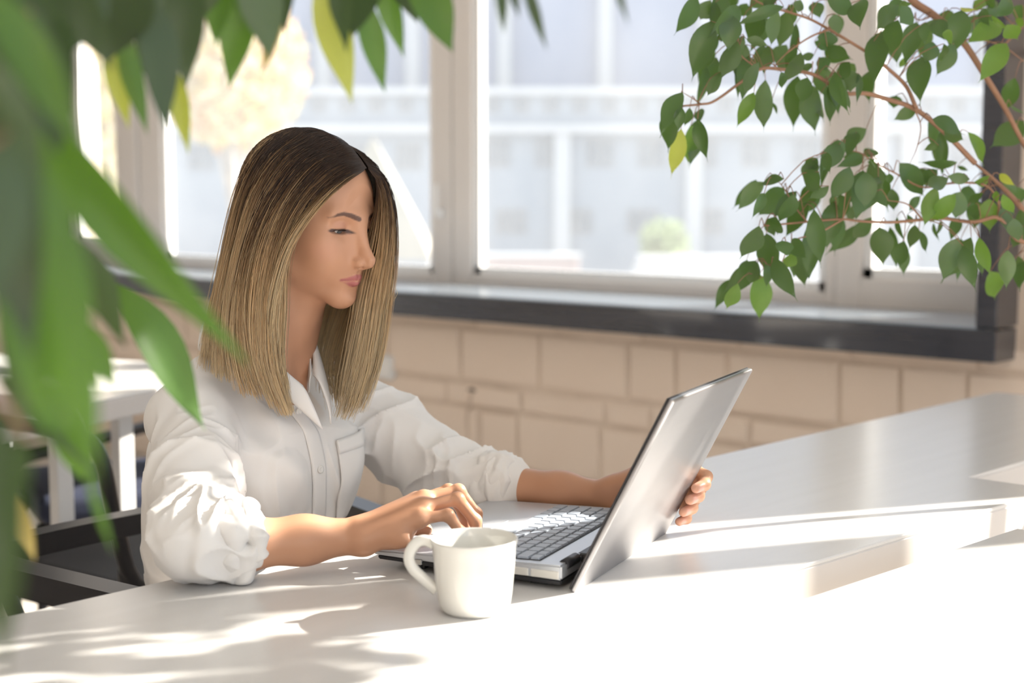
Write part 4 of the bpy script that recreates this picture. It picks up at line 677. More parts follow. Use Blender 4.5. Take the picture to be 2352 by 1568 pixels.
DRA_EXTRA = [
(-0.812,0.288,1.761,-0.954,0.338,1.781,0.0321,"D"),(-0.846,0.118,1.383,-0.946,0.165,1.274,0.0244,"G"),(-0.784,0.118,1.518,-0.691,0.160,1.521,0.0253,"D"),(-0.773,0.095,1.286,-0.796,-0.033,1.197,0.0265,"D"),(-0.790,0.357,1.773,-0.909,0.391,1.694,0.0299,"G"),(-0.720,0.201,1.305,-0.667,0.318,1.201,0.0330,"G"),(-0.722,0.153,1.342,-0.625,0.183,1.396,0.0292,"G"),(-0.647,0.286,1.269,-0.756,0.371,1.335,0.0298,"D"),(-0.776,0.132,1.296,-0.716,0.254,1.346,0.0265,"D"),(-0.798,0.211,1.638,-0.777,0.332,1.569,0.0276,"G"),(-0.829,0.754,1.433,-0.811,0.863,1.433,0.0302,"D"),(-0.820,0.194,1.435,-0.791,0.106,1.453,0.0254,"D"),(-0.623,0.260,1.329,-0.516,0.299,1.383,0.0298,"D"),(-0.790,0.355,1.407,-0.680,0.387,1.396,0.0246,"G"),(-0.717,0.426,1.773,-0.676,0.328,1.685,0.0245,"D"),(-0.724,0.337,1.817,-0.651,0.228,1.864,0.0285,"G"),(-0.787,0.411,1.392,-0.647,0.446,1.328,0.0325,"G"),(-0.659,0.280,1.278,-0.749,0.319,1.315,0.0304,"G"),(-0.811,0.250,1.728,-0.928,0.349,1.744,0.0332,"D"),(-0.600,0.241,1.247,-0.513,0.132,1.213,0.0271,"G"),(-0.647,0.263,1.246,-0.734,0.225,1.163,0.0302,"G"),(-0.731,0.142,1.285,-0.645,0.159,1.201,0.0247,"G"),(-0.656,0.813,1.436,-0.742,0.912,1.503,0.0247,"D"),(-0.801,0.271,1.387,-0.709,0.349,1.257,0.0303,"D"),(-0.802,0.065,1.271,-0.773,-0.046,1.286,0.0266,"D"),(-0.734,0.133,1.358,-0.728,0.028,1.424,0.0288,"D"),(-0.776,0.387,1.798,-0.882,0.452,1.765,0.0310,"G"),(-0.817,0.192,1.614,-0.844,0.309,1.581,0.0315,"G"),(-0.857,0.448,1.417,-0.968,0.454,1.464,0.0275,"D"),(-0.807,0.159,1.572,-0.786,0.253,1.590,0.0304,"G"),(-0.829,0.119,1.580,-0.907,0.018,1.530,0.0294,"G"),(-0.686,0.268,1.289,-0.832,0.305,1.284,0.0305,"D"),(-0.744,0.256,1.752,-0.661,0.166,1.722,0.0286,"D"),(-0.837,0.117,1.543,-0.920,0.138,1.587,0.0270,"G"),(-0.805,0.169,1.704,-0.824,0.059,1.708,0.0336,"D"),(-0.829,0.098,1.522,-0.883,0.016,1.442,0.0270,"D"),(-0.737,0.161,1.309,-0.805,0.081,1.207,0.0243,"D"),(-0.626,0.255,1.277,-0.514,0.241,1.213,0.0314,"G"),(-0.839,0.208,1.692,-0.953,0.262,1.693,0.0263,"G"),(-0.843,0.175,1.618,-0.942,0.204,1.560,0.0282,"D"),(-0.727,0.482,1.786,-0.727,0.625,1.748,0.0281,"G"),(-0.791,0.356,1.782,-0.869,0.422,1.760,0.0294,"G"),(-0.781,0.173,1.613,-0.664,0.259,1.619,0.0291,"D"),(-0.741,0.254,1.724,-0.632,0.217,1.638,0.0316,"G"),(-0.705,0.420,1.782,-0.615,0.453,1.719,0.0282,"D"),(-0.748,0.443,1.770,-0.840,0.392,1.668,0.0335,"G"),(-0.696,0.206,1.348,-0.613,0.294,1.397,0.0287,"G"),(-0.829,0.455,1.422,-0.762,0.332,1.488,0.0316,"G"),(-0.669,0.266,1.325,-0.650,0.416,1.371,0.0308,"D"),(-0.654,0.232,1.244,-0.739,0.100,1.186,0.0246,"D"),(-0.767,0.254,1.711,-0.661,0.332,1.600,0.0275,"G"),(-0.834,0.677,1.442,-0.777,0.778,1.515,0.0307,"D"),(-0.877,0.632,1.432,-1.014,0.605,1.484,0.0296,"D"),(-0.787,0.152,1.323,-0.945,0.179,1.328,0.0310,"G"),(-0.755,0.097,1.263,-0.690,0.022,1.145,0.0296,"D"),(-0.681,0.198,1.328,-0.567,0.198,1.349,0.0305,"G"),(-0.763,0.148,1.625,-0.643,0.093,1.563,0.0288,"G"),(-0.854,0.289,1.396,-0.941,0.202,1.338,0.0287,"G"),(-0.711,0.213,1.302,-0.712,0.311,1.194,0.0289,"D"),(-0.765,0.366,1.772,-0.819,0.446,1.694,0.0259,"D"),(-0.796,0.792,1.453,-0.716,0.841,1.526,0.0281,"G"),(-0.704,0.178,1.347,-0.586,0.213,1.409,0.0246,"D"),(-0.820,0.126,1.637,-0.857,0.022,1.639,0.0307,"D"),(-0.804,0.140,1.493,-0.751,0.255,1.358,0.0306,"D"),(-0.660,0.757,1.426,-0.680,0.680,1.461,0.0242,"G"),(-0.621,0.243,1.279,-0.565,0.132,1.329,0.0280,"G"),(-0.791,0.757,1.457,-0.871,0.705,1.520,0.0281,"G"),(-0.726,0.756,1.431,-0.651,0.698,1.435,0.0307,"G"),(-0.825,0.219,1.705,-0.888,0.289,1.732,0.0316,"D"),(-0.745,0.464,1.805,-0.862,0.494,1.891,0.0312,"G"),]
FIG_CROWN = [
(-0.13,2.61,1.98,-0.19,2.63,1.94,0.034,"G"),(-0.15,2.55,1.92,-0.11,2.58,1.89,0.043,"G"),(-0.02,2.41,2.00,0.04,2.40,1.96,0.034,"G"),(-0.59,2.00,1.60,-0.57,2.05,1.57,0.038,"G"),(-0.28,2.46,1.80,-0.32,2.41,1.76,0.038,"G"),(-0.02,2.59,1.88,-0.05,2.65,1.85,0.033,"G"),(-0.05,2.49,1.94,-0.09,2.52,1.89,0.032,"G"),(-0.25,2.18,1.85,-0.24,2.13,1.82,0.036,"G"),(-0.25,2.14,1.63,-0.25,2.20,1.60,0.042,"G"),(-0.40,2.28,1.77,-0.38,2.33,1.73,0.040,"G"),(-0.50,2.05,1.67,-0.51,2.11,1.61,0.036,"G"),(-0.18,2.08,1.75,-0.15,2.04,1.71,0.045,"G"),(-0.26,2.37,1.91,-0.29,2.42,1.88,0.033,"G"),(-0.20,2.24,1.84,-0.25,2.29,1.79,0.038,"G"),(-0.36,2.24,1.65,-0.33,2.29,1.60,0.035,"G"),(-0.21,2.71,1.98,-0.19,2.76,1.93,0.040,"G"),(-0.46,1.79,1.59,-0.40,1.77,1.56,0.035,"G"),(-0.23,2.19,1.70,-0.21,2.23,1.66,0.035,"G"),(-0.20,2.53,1.84,-0.21,2.58,1.80,0.032,"G"),(-0.51,1.96,1.60,-0.48,2.02,1.56,0.034,"G"),(-0.14,2.80,2.00,-0.17,2.76,1.96,0.034,"G"),(-0.27,2.35,1.97,-0.29,2.31,1.93,0.040,"G"),(-0.34,2.27,1.71,-0.27,2.27,1.69,0.042,"G"),(-0.06,2.54,1.88,-0.04,2.49,1.83,0.041,"G"),(-0.16,2.40,1.76,-0.15,2.35,1.71,0.040,"G"),(-0.27,2.40,1.84,-0.21,2.44,1.79,0.043,"G"),(-0.10,2.40,1.89,-0.16,2.37,1.85,0.033,"G"),(-0.14,2.14,1.84,-0.21,2.15,1.80,0.038,"G"),(-0.32,2.31,1.69,-0.25,2.32,1.65,0.035,"G"),(-0.07,2.54,1.96,-0.09,2.58,1.92,0.038,"G"),(-0.02,2.75,1.96,-0.06,2.78,1.92,0.034,"G"),(-0.14,2.69,1.94,-0.15,2.64,1.90,0.034,"G"),(-0.39,1.99,1.67,-0.44,2.02,1.62,0.036,"G"),(-0.17,2.48,1.77,-0.10,2.51,1.75,0.033,"G"),(-0.27,2.19,1.71,-0.25,2.13,1.69,0.038,"G"),(-0.53,2.26,1.68,-0.48,2.32,1.65,0.038,"G"),(-0.11,2.58,1.93,-0.06,2.56,1.89,0.038,"G"),(-0.39,2.05,1.78,-0.40,1.99,1.75,0.036,"G"),(-0.16,2.38,1.84,-0.16,2.31,1.80,0.044,"G"),(-0.21,2.09,1.77,-0.24,2.05,1.72,0.039,"G"),(0.03,2.74,1.99,-0.02,2.75,1.95,0.041,"G"),(-0.08,2.51,1.89,-0.06,2.57,1.83,0.045,"G"),(-0.32,2.30,1.71,-0.28,2.27,1.67,0.033,"G"),(-0.19,2.50,1.91,-0.26,2.51,1.88,0.033,"G"),(-0.23,2.03,1.72,-0.21,1.97,1.70,0.039,"G"),(-0.12,2.58,1.87,-0.05,2.55,1.83,0.033,"G"),(-0.44,2.16,1.70,-0.45,2.10,1.66,0.043,"G"),(-0.29,2.12,1.74,-0.26,2.08,1.70,0.043,"G"),(-0.08,2.35,1.82,-0.06,2.41,1.78,0.040,"G"),(-0.15,2.45,1.92,-0.21,2.43,1.88,0.033,"G"),(-0.09,2.57,1.99,-0.03,2.54,1.96,0.034,"G"),(-0.14,2.71,1.97,-0.20,2.72,1.94,0.040,"G"),(-0.02,2.31,1.91,0.04,2.32,1.89,0.041,"G"),(-0.28,2.31,1.84,-0.24,2.34,1.80,0.039,"G"),(-0.34,2.17,1.81,-0.40,2.20,1.77,0.039,"G"),(-0.33,2.25,1.85,-0.38,2.19,1.80,0.040,"G"),(-0.06,2.33,1.90,-0.04,2.29,1.85,0.036,"G"),(0.06,2.51,2.01,0.11,2.47,1.99,0.041,"G"),(-0.23,2.34,1.94,-0.27,2.36,1.90,0.037,"G"),(-0.31,1.86,1.66,-0.34,1.80,1.60,0.034,"G"),(-0.26,2.41,1.79,-0.29,2.36,1.77,0.033,"G"),(-0.42,2.32,1.80,-0.47,2.30,1.77,0.035,"G"),(0.01,2.81,1.98,0.07,2.86,1.95,0.038,"G"),(-0.19,2.19,1.78,-0.25,2.18,1.74,0.032,"G"),(-0.32,2.23,1.65,-0.37,2.24,1.61,0.035,"G"),(-0.56,1.96,1.58,-0.51,1.92,1.53,0.043,"G"),(-0.19,2.32,1.84,-0.24,2.31,1.78,0.035,"G"),(-0.02,2.60,1.91,0.00,2.53,1.87,0.043,"G"),(-0.10,2.60,1.91,-0.14,2.62,1.87,0.036,"G"),(-0.33,1.96,1.73,-0.37,1.92,1.69,0.044,"G"),(-0.15,2.33,1.86,-0.20,2.30,1.82,0.045,"G"),(-0.12,2.56,1.91,-0.05,2.56,1.88,0.042,"G"),(-0.52,1.93,1.60,-0.50,1.98,1.57,0.035,"G"),(-0.13,2.32,1.80,-0.06,2.30,1.75,0.040,"G"),(-0.13,2.16,1.83,-0.12,2.08,1.81,0.034,"G"),(-0.28,2.14,1.79,-0.34,2.08,1.76,0.037,"G"),(-0.31,2.24,1.73,-0.32,2.30,1.69,0.036,"G"),(-0.37,1.86,1.58,-0.37,1.92,1.56,0.042,"G"),(-0.21,2.65,1.90,-0.16,2.66,1.84,0.033,"G"),(-0.14,2.24,1.78,-0.07,2.23,1.75,0.044,"G"),(-0.01,2.61,2.00,0.01,2.56,1.96,0.040,"G"),(-0.45,1.84,1.60,-0.51,1.83,1.57,0.041,"G"),(-0.25,2.24,1.83,-0.30,2.27,1.78,0.045,"G"),(-0.21,2.22,1.68,-0.17,2.25,1.62,0.040,"G"),(-0.25,2.31,1.87,-0.30,2.29,1.83,0.042,"G"),(-0.56,2.65,2.03,-0.52,2.62,2.01,0.033,"G"),(-0.65,2.47,1.75,-0.59,2.50,1.73,0.036,"G"),(-0.73,2.23,1.68,-0.76,2.28,1.64,0.031,"G"),(-0.61,2.63,1.92,-0.60,2.68,1.89,0.038,"G"),(-0.73,2.34,1.80,-0.78,2.32,1.76,0.034,"G"),(-0.81,2.12,1.69,-0.76,2.14,1.65,0.037,"G"),(-0.77,2.28,1.62,-0.80,2.24,1.60,0.037,"G"),(-0.67,2.31,1.69,-0.68,2.27,1.66,0.037,"G"),(-0.50,2.73,2.02,-0.54,2.75,1.98,0.033,"G"),(-0.75,2.32,1.76,-0.78,2.36,1.73,0.034,"G"),(-0.57,2.57,1.92,-0.61,2.56,1.88,0.032,"G"),(-0.77,2.18,1.58,-0.82,2.17,1.54,0.040,"G"),(-0.61,2.49,1.75,-0.60,2.45,1.73,0.037,"G"),(-0.71,2.16,1.68,-0.71,2.11,1.64,0.032,"G"),(-0.65,2.36,1.79,-0.67,2.41,1.75,0.035,"G"),(-0.51,2.71,1.99,-0.55,2.74,1.94,0.039,"G"),(-0.46,2.75,2.03,-0.49,2.71,1.99,0.038,"G"),(-0.58,2.57,1.84,-0.53,2.56,1.81,0.032,"G"),(-0.81,2.13,1.70,-0.83,2.19,1.67,0.038,"G"),(-0.67,2.43,1.82,-0.62,2.40,1.81,0.032,"G"),(-0.66,2.45,1.87,-0.65,2.51,1.84,0.032,"G"),(-0.51,2.60,1.93,-0.57,2.61,1.90,0.039,"G"),(-0.68,2.42,1.86,-0.66,2.49,1.83,0.038,"G"),(-0.74,2.29,1.71,-0.70,2.29,1.68,0.030,"G"),(-0.58,2.54,1.92,-0.62,2.51,1.90,0.033,"G"),(-0.64,2.56,1.85,-0.58,2.55,1.82,0.032,"G"),(-0.50,2.58,1.98,-0.48,2.53,1.96,0.037,"G"),(-0.56,2.71,1.97,-0.59,2.68,1.93,0.038,"G"),(-0.55,2.68,1.86,-0.54,2.73,1.83,0.032,"G"),(-0.74,2.14,1.60,-0.76,2.20,1.57,0.034,"G"),(-0.64,2.36,1.77,-0.59,2.35,1.72,0.030,"G"),(-0.65,2.49,1.78,-0.71,2.51,1.76,0.038,"G"),(-0.73,2.36,1.72,-0.78,2.35,1.69,0.034,"G"),(-0.55,2.54,1.84,-0.57,2.58,1.80,0.037,"G"),(-0.79,2.24,1.60,-0.75,2.27,1.55,0.032,"G"),(-0.80,2.21,1.65,-0.79,2.26,1.63,0.034,"G"),(-0.71,2.48,1.79,-0.74,2.44,1.74,0.034,"G"),(-0.71,2.36,1.68,-0.72,2.31,1.64,0.037,"G"),(-0.69,2.27,1.71,-0.72,2.23,1.69,0.035,"G"),(-0.72,2.26,1.68,-0.72,2.21,1.64,0.034,"G"),(-0.49,2.69,2.02,-0.54,2.68,1.97,0.032,"G"),(-0.72,2.19,1.59,-0.72,2.24,1.55,0.033,"G"),(-0.71,2.18,1.64,-0.65,2.17,1.62,0.035,"G"),(-0.51,2.69,1.92,-0.46,2.68,1.88,0.031,"G"),(-0.69,2.24,1.76,-0.73,2.22,1.72,0.035,"G"),]
LM = {
 'G': leaf_mat('dark green fig leaf', (0.060, 0.105, 0.045), (0.10, 0.145, 0.075), (0.20, 0.42, 0.04), 0.30),
 'L': leaf_mat('fresh green fig leaf', (0.10, 0.19, 0.05), (0.14, 0.23, 0.08), (0.34, 0.60, 0.05), 0.42),
 'Y': leaf_mat('yellow green leaf', (0.42, 0.46, 0.10), (0.45, 0.48, 0.16), (0.62, 0.72, 0.08), 0.5),
 'D': leaf_mat('deep green leaf', (0.040, 0.062, 0.034), (0.07, 0.10, 0.05), (0.10, 0.20, 0.03), 0.25, 0.42),
 'A': leaf_mat('withered tan leaf', (0.50, 0.38, 0.12), (0.52, 0.40, 0.16), (0.60, 0.45, 0.12), 0.4),
 'B': leaf_mat('green strap leaf', (0.062, 0.13, 0.03), (0.08, 0.15, 0.04), (0.19, 0.42, 0.025), 0.38, 0.4),
}
M_bark = mat('reddish brown fig bark', (0.36, 0.20, 0.13), 0.7, 0.3, noise=(30, 0.8, (0.26, 0.14, 0.09), (1, 1, 1)), bump=(80, 0.4, 0.004))
M_pot = mat('white plant pot', (0.75, 0.74, 0.72), 0.4, 0.4, noise=(5, 0.2, (0.7, 0.69, 0.67), (1, 1, 1)))
M_soil = mat('dark potting soil', (0.05, 0.035, 0.025), 0.9, 0.2, noise=(60, 0.8, (0.09, 0.06, 0.04), (1, 1, 1)), bump=(90, 0.8, 0.01))

def leaf_mesh(kind, var):
    r = random.Random(var * 17 + (5 if kind == 'fig' else 0))
    n = 11
    curl = r.uniform(-.05, .22); fold = r.uniform(.10, .42); twist = r.uniform(-.35, .35)
    vs = []; fs = []
    for i in range(n):
        t = i / (n - 1)
        if kind == 'fig':
            w = (math.sin(math.pi * min(t / .86, 1.0) ** .93)) ** .80 if t < .86 else 0
            w = max(w, 0.055 * (1 - t) / .16 if t > .80 else 0.02)
            if i == 0: w = 0.03
        else:
            w = math.sin(math.pi * t ** .80) ** 1.15
            w = max(w, .03 * (1 - t))
        z = -curl * t * t + .04 * math.sin(t * 5)
        a = twist * (t - .3)
        for s in (-1, -.52, 0, .52, 1):
            y = .5 * w * s
            zz = z + fold * abs(y) * (0.30 if kind == 'fig' else 0.22) * 2 * .5 + 0.01 * math.sin(9 * t + s * 2)
            yy = y * math.cos(a) - 0; zz += y * math.sin(a) * .35
            vs.append((t, yy, zz * (1 if kind == 'fig' else 1)))
    for i in range(n - 1):
        for k in range(4):
            fs.append((i * 5 + k, (i + 1) * 5 + k, (i + 1) * 5 + k + 1, i * 5 + k + 1))
    me = bpy.data.meshes.new('leaf')
    me.from_pydata(vs, [], fs)
    me.polygons.foreach_set('use_smooth', [True] * len(fs))
    return me
leaf_lib = {}
def get_leaf(kind, var, m):
    k = (kind, var, m)
    if k not in leaf_lib:
        me = leaf_mesh(kind, var); me.materials.append(LM[m]); leaf_lib[k] = me
    return leaf_lib[k]
def place_leaf(parent, kind, rec, rnd, wide=0.35, facing=(0, 0, CAM_Z)):
    b = Vector(rec[0:3]); t = Vector(rec[3:6]); w = rec[6]; k = rec[7]
    x = (t - b); ln = x.length; x.normalize()
    n = (Vector(facing) - b).normalized() if facing is not None else Vector((rnd.uniform(-1, 1), rnd.uniform(-1, 1), .6))
    n = (n - x * n.dot(x)).normalized()
    a = rnd.uniform(-wide, wide) * 2
    n = Matrix.Rotation(a, 3, x) @ n
    w = w * (1.22 if kind == 'fig' else 1.0) / max(.6, math.cos(a))
    ln *= 1.24 if kind == 'fig' else 1.04
    if rnd.random() < .3: n = -n
    y = n.cross(x)
    Mx = Matrix(((x.x * ln, y.x * w, n.x * ln, b.x), (x.y * ln, y.y * w, n.y * ln, b.y), (x.z * ln, y.z * w, n.z * ln, b.z), (0, 0, 0, 1)))
    if kind == 'strap' and k == 'G': k = 'B'
    o = link('leaf', get_leaf(kind, rnd.randint(0, 4), k), None, None)
    o.parent = parent
    o.matrix_parent_inverse = Matrix.Translation(parent.location).inverted()
    o.matrix_basis = Mx
    return o
def pot(parent, r, h):
    p = MB().lathe([(0, 0), (r * .78, 0), (r * .8, .004), (r, h - .01), (r + .012, h - .01), (r + .012, h), (r - .012, h), (r - .02, h - .04), (0, h - .04)], 40).build('pot', M_pot, parent)
    MB().lathe([(0, h - .032), (r - .02, h - .036)], 32).build('soil', M_soil, p)

rl = random.Random(21)
fig = empty('weeping_fig', (-0.55, 2.62, 0), 0, 'weeping fig tree whose leafy branches reach in front of the right window', 'plant')
FL = Matrix.Translation(fig.location).inverted()
def fig_part(name, mb, m):
    o = mb.build(name, m, fig); o.matrix_parent_inverse = FL; return o
pot(fig, .17, .30)
trunk = bezier([(-.55, 2.62, .26), (-.57, 2.60, .6), (-.53, 2.57, 1.0), (-.56, 2.52, 1.35), (-.48, 2.45, 1.8), (-.46, 2.4, 2.3)], 26)
fig_part('trunk', MB().tube(trunk, [.018 - .0005 * i for i in range(26)], 10), M_bark)
def branch(pts, r0, tip=.35):
    n = max(6, 4 * len(pts))
    P = bezier(pts, n)
    fig_part('branch', MB().tube(P, [r0 * (1 - (1 - tip) * i / (n - 1)) for i in range(n)], 7), M_bark)
for i, (pts, r0) in enumerate(FIG_BRANCHES):
    branch(pts, r0)
branch([(-.53, 2.57, 1.0), (-.70, 2.46, 1.03), (-.908, 2.345, 1.079), (-.937, 2.285, 1.123)], .008, .8)
branch([(-.53, 2.57, 1.0), (-.75, 2.42, 1.02), (-.90, 2.34, 1.079)], .007, .9)
branch([(-.56, 2.52, 1.35), (-.45, 2.3, 1.7), (-.35, 2.0, 1.95), (-.30, 1.8, 2.0)], .008)
branch([(-.48, 2.45, 1.8), (-.25, 2.35, 1.95), (-.05, 2.3, 2.05)], .007)
branch([(-.48, 2.45, 1.8), (-.35, 2.6, 2.1), (-.15, 2.75, 2.2)], .006)
for rec in FIG_LEAVES:
    place_leaf(fig, 'fig', rec, rl)
cm = MB()                            # the rest of the crown, out to the right of the picture
for rec in FIG_CROWN:
    o = place_leaf(fig, 'fig', rec, rl, facing=None)
    cm.add([o.matrix_basis @ v.co for v in o.data.vertices], [tuple(p.vertices) for p in o.data.polygons], True)
    bpy.data.objects.remove(o)
o = fig_part('foliage', cm, LM['G']); o['kind'] = 'stuff'
# petioles: a thin stalk from the nearest branch point to each leaf
nodes = np.array([p for pts, r0 in FIG_BRANCHES for p in bezier(pts, 6 * len(pts))])
tw = MB()
for rec in FIG_LEAVES:
    b = np.array(rec[:3]); d = np.linalg.norm(nodes - b, axis=1)
    j = int(d.argmin())
    if d[j] < .10:
        mid = (nodes[j] + b) / 2 + np.array([0, 0, .012])
        tw.tube(bezier([nodes[j], mid, b], 5), [.0009, .0008, .0008, .0007, .0006], 4, caps=False)
tw = fig_part('petioles', tw, M_bark); tw['kind'] = 'stuff'

strap = empty('strap_leaf_plant', (-0.82, 0.06, 0), 0, 'tall house plant with long hanging strap leaves close to the camera on the left', 'plant')
SL = Matrix.Translation(strap.location).inverted()
def sp(name, mb, m):
    o = mb.build(name, m, strap); o.matrix_parent_inverse = SL; return o
pot(strap, .14, .28)
sp('trunk', MB().tube(bezier([(-.82, .06, .25), (-.83, .07, .7), (-.81, .08, 1.2), (-.82, .1, 1.5)], 20), [.016 - .0003 * i for i in range(20)], 9), M_bark)
SB = [[(-.82, .09, 1.40), (-.83, .22, 1.42), (-.82, .36, 1.40), (-.853, .537, 1.405), (-.847, .682, 1.42), (-.813, .784, 1.43), (-.68, .765, 1.41), (-.60, .80, 1.41)],
      [(-.82, .08, 1.25), (-.74, .16, 1.33), (-.655, .25, 1.30), (-.613, .284, 1.225), (-.57, .262, 1.14), (-.536, .243, 1.09)],
      [(-.82, .1, 1.5), (-.80, .2, 1.7), (-.74, .36, 1.8), (-.72, .5, 1.78)]]
for pts in SB:
    P = bezier(pts, 30)
    sp('branch', MB().tube(P, [.005 - .0001 * i for i in range(30)], 7), M_bark)
rs = random.Random(3)
for rec in DRA_LEAVES:
    place_leaf(strap, 'strap', rec, rs, 0.25)
for rec in DRA_EXTRA:
    place_leaf(strap, 'strap', rec, rs, 0.25, None)
nodes = np.array([p for pts in SB for p in bezier(pts, 60)])
tw = MB()
for rec in DRA_LEAVES:
    b = np.array(rec[:3]); d = np.linalg.norm(nodes - b, axis=1); j = int(d.argmin())
    if d[j] < .16:
        mid = (nodes[j] + b) / 2 + np.array([0, 0, .02])
        tw.tube(bezier([nodes[j], mid, b], 6), .0013, 5, caps=False)
tw = sp('petioles', tw, M_bark); tw['kind'] = 'stuff'
# ------------------------------------------------------------------ sculpting: signed distance fields meshed with surface nets
class Field:
    def __init__(s, lo, hi, h):
        s.lo = np.array(lo, np.float32); s.h = np.float32(h)
        s.n = np.ceil((np.array(hi) - np.array(lo)) / h).astype(int) + 1
        s.d = np.full(s.n, 1.0, np.float32)
        s.ax = [s.lo[i] + s.h * np.arange(s.n[i], dtype=np.float32) for i in range(3)]
    def win(s, bmin, bmax, pad):
        a = np.clip(np.floor((np.array(bmin) - pad - s.lo) / s.h).astype(int), 0, s.n)
        b = np.clip(np.ceil((np.array(bmax) + pad - s.lo) / s.h).astype(int) + 1, 0, s.n)
        if np.any(b <= a): return None
        sl = tuple(slice(a[i], b[i]) for i in range(3))
        X = s.ax[0][sl[0]][:, None, None]; Y = s.ax[1][sl[1]][None, :, None]; Z = s.ax[2][sl[2]][None, None, :]
        return sl, X, Y, Z
    def put(s, prim, k=0.0, op='u', only=None):
        fn, bmin, bmax = prim
        w = s.win(bmin, bmax, k + 3 * s.h)
        if w is None: return s
        sl, X, Y, Z = w
        p = fn(X, Y, Z).astype(np.float32); d = s.d[sl]
        if op == 'u':
            if k <= 0: r = np.minimum(d, p)
            else:
                t = np.clip(0.5 + 0.5 * (d - p) / k, 0, 1)
                r = d * (1 - t) + p * t - k * t * (1 - t)
        else:
            if k <= 0: r = np.maximum(d, -p)
            else:
                t = np.clip(0.5 - 0.5 * (d + p) / k, 0, 1)
                r = d * (1 - t) - p * t + k * t * (1 - t)
        s.d[sl] = r
        return s
    def displace(s, fn, band):
        m = np.abs(s.d) < band
        i, j, k = np.nonzero(m)
        P = np.stack([s.ax[0][i], s.ax[1][j], s.ax[2][k]], 1)
        s.d[m] += fn(P, s.d[m]).astype(np.float32)
    def mesh(s):
        d = s.d; ins = d < 0
        nx, ny, nz = s.n
        c = np.zeros((nx - 1, ny - 1, nz - 1), np.uint8)
        for a in (0, 1):
            for b in (0, 1):
                for e in (0, 1):
                    c += ins[a:nx - 1 + a, b:ny - 1 + b, e:nz - 1 + e]
        ci, cj, ck = np.nonzero((c > 0) & (c < 8))
        idx = np.full(c.shape, -1, np.int32); idx[ci, cj, ck] = np.arange(len(ci))
        corner = {}
        for a in (0, 1):
            for b in (0, 1):
                for e in (0, 1):
                    corner[a, b, e] = d[ci + a, cj + b, ck + e]
        acc = np.zeros((len(ci), 3), np.float64); cnt = np.zeros(len(ci))
        for ax in range(3):
            for o1 in (0, 1):
                for o2 in (0, 1):
                    k0 = [o1, o2]; k0.insert(ax, 0); k1 = [o1, o2]; k1.insert(ax, 1)
                    v0 = corner[tuple(k0)]; v1 = corner[tuple(k1)]
                    m = (v0 < 0) != (v1 < 0)
                    t = np.where(m, v0 / np.where(m, v0 - v1, 1), 0)
                    p = np.tile(np.array(k0, float), (len(ci), 1)); p[:, ax] = t
                    acc[m] += p[m]; cnt[m] += 1
        V = (acc / cnt[:, None] + np.stack([ci, cj, ck], 1)) * float(s.h) + s.lo
        Q = []
        for ax in range(3):
            sl0 = [slice(None)] * 3; sl1 = [slice(None)] * 3
            sl0[ax] = slice(0, -1); sl1[ax] = slice(1, None)
            a = ins[tuple(sl0)]; b = ins[tuple(sl1)]
            e = np.array(np.nonzero(a != b)); fl = a[tuple(e)]
            u, v = [(1, 2), (2, 0), (0, 1)][ax]
            ok = (e[u] > 0) & (e[v] > 0) & (e[u] < s.n[u] - 1) & (e[v] < s.n[v] - 1)
            e = e[:, ok]; fl = fl[ok]
            def at(du, dv):
                q = e.copy(); q[u] -= du; q[v] -= dv
                return idx[q[0], q[1], q[2]]
            quad = np.stack([at(1, 1), at(0, 1), at(0, 0), at(1, 0)], 1)
            quad[~fl] = quad[~fl][:, ::-1]
            Q.append(quad)
        Q = np.concatenate(Q)
        return V, Q[(Q >= 0).all(1)]

def sm_mesh(V, Q, it=1, lam=0.5):
    """light Laplacian smoothing"""
    E = np.concatenate([Q[:, [0, 1]], Q[:, [1, 2]], Q[:, [2, 3]], Q[:, [3, 0]]])
    n = len(V)
    deg = np.bincount(E.ravel(), minlength=n).astype(float)
    for _ in range(it):
        A = np.stack([np.bincount(E[:, 0], V[E[:, 1], k], n) + np.bincount(E[:, 1], V[E[:, 0], k], n) for k in range(3)], 1)
        V = V + lam * (A / np.maximum(deg, 1)[:, None] - V)
    return V

def p_ell(c, r, rot=None):
    c = np.array(c, float); r = np.array(r, float)
    big = r if rot is None else np.full(3, r.max())
    def fn(X, Y, Z):
        x, y, z = X - c[0], Y - c[1], Z - c[2]
        if rot is not None:
            x, y, z = (rot[0][0] * x + rot[1][0] * y + rot[2][0] * z, rot[0][1] * x + rot[1][1] * y + rot[2][1] * z, rot[0][2] * x + rot[1][2] * y + rot[2][2] * z)
        k0 = np.sqrt((x / r[0]) ** 2 + (y / r[1]) ** 2 + (z / r[2]) ** 2)
        k1 = np.sqrt((x / r[0] ** 2) ** 2 + (y / r[1] ** 2) ** 2 + (z / r[2] ** 2) ** 2)
        return k0 * (k0 - 1) / np.maximum(k1, 1e-6)
    return fn, c - big, c + big
def p_cone(a, b, ra, rb):
    """round cone (approx): capsule whose radius runs from ra to rb"""
    a = np.array(a, float); b = np.array(b, float); ab = b - a; L2 = max(ab @ ab, 1e-12)
    def fn(X, Y, Z):
        t = np.clip(((X - a[0]) * ab[0] + (Y - a[1]) * ab[1] + (Z - a[2]) * ab[2]) / L2, 0, 1)
        return np.sqrt((X - a[0] - t * ab[0]) ** 2 + (Y - a[1] - t * ab[1]) ** 2 + (Z - a[2] - t * ab[2]) ** 2) - (ra + (rb - ra) * t)
    m = max(ra, rb)
    return fn, np.minimum(a, b) - m, np.maximum(a, b) + m
def p_sph(c, r): return p_cone(c, c, r, r)

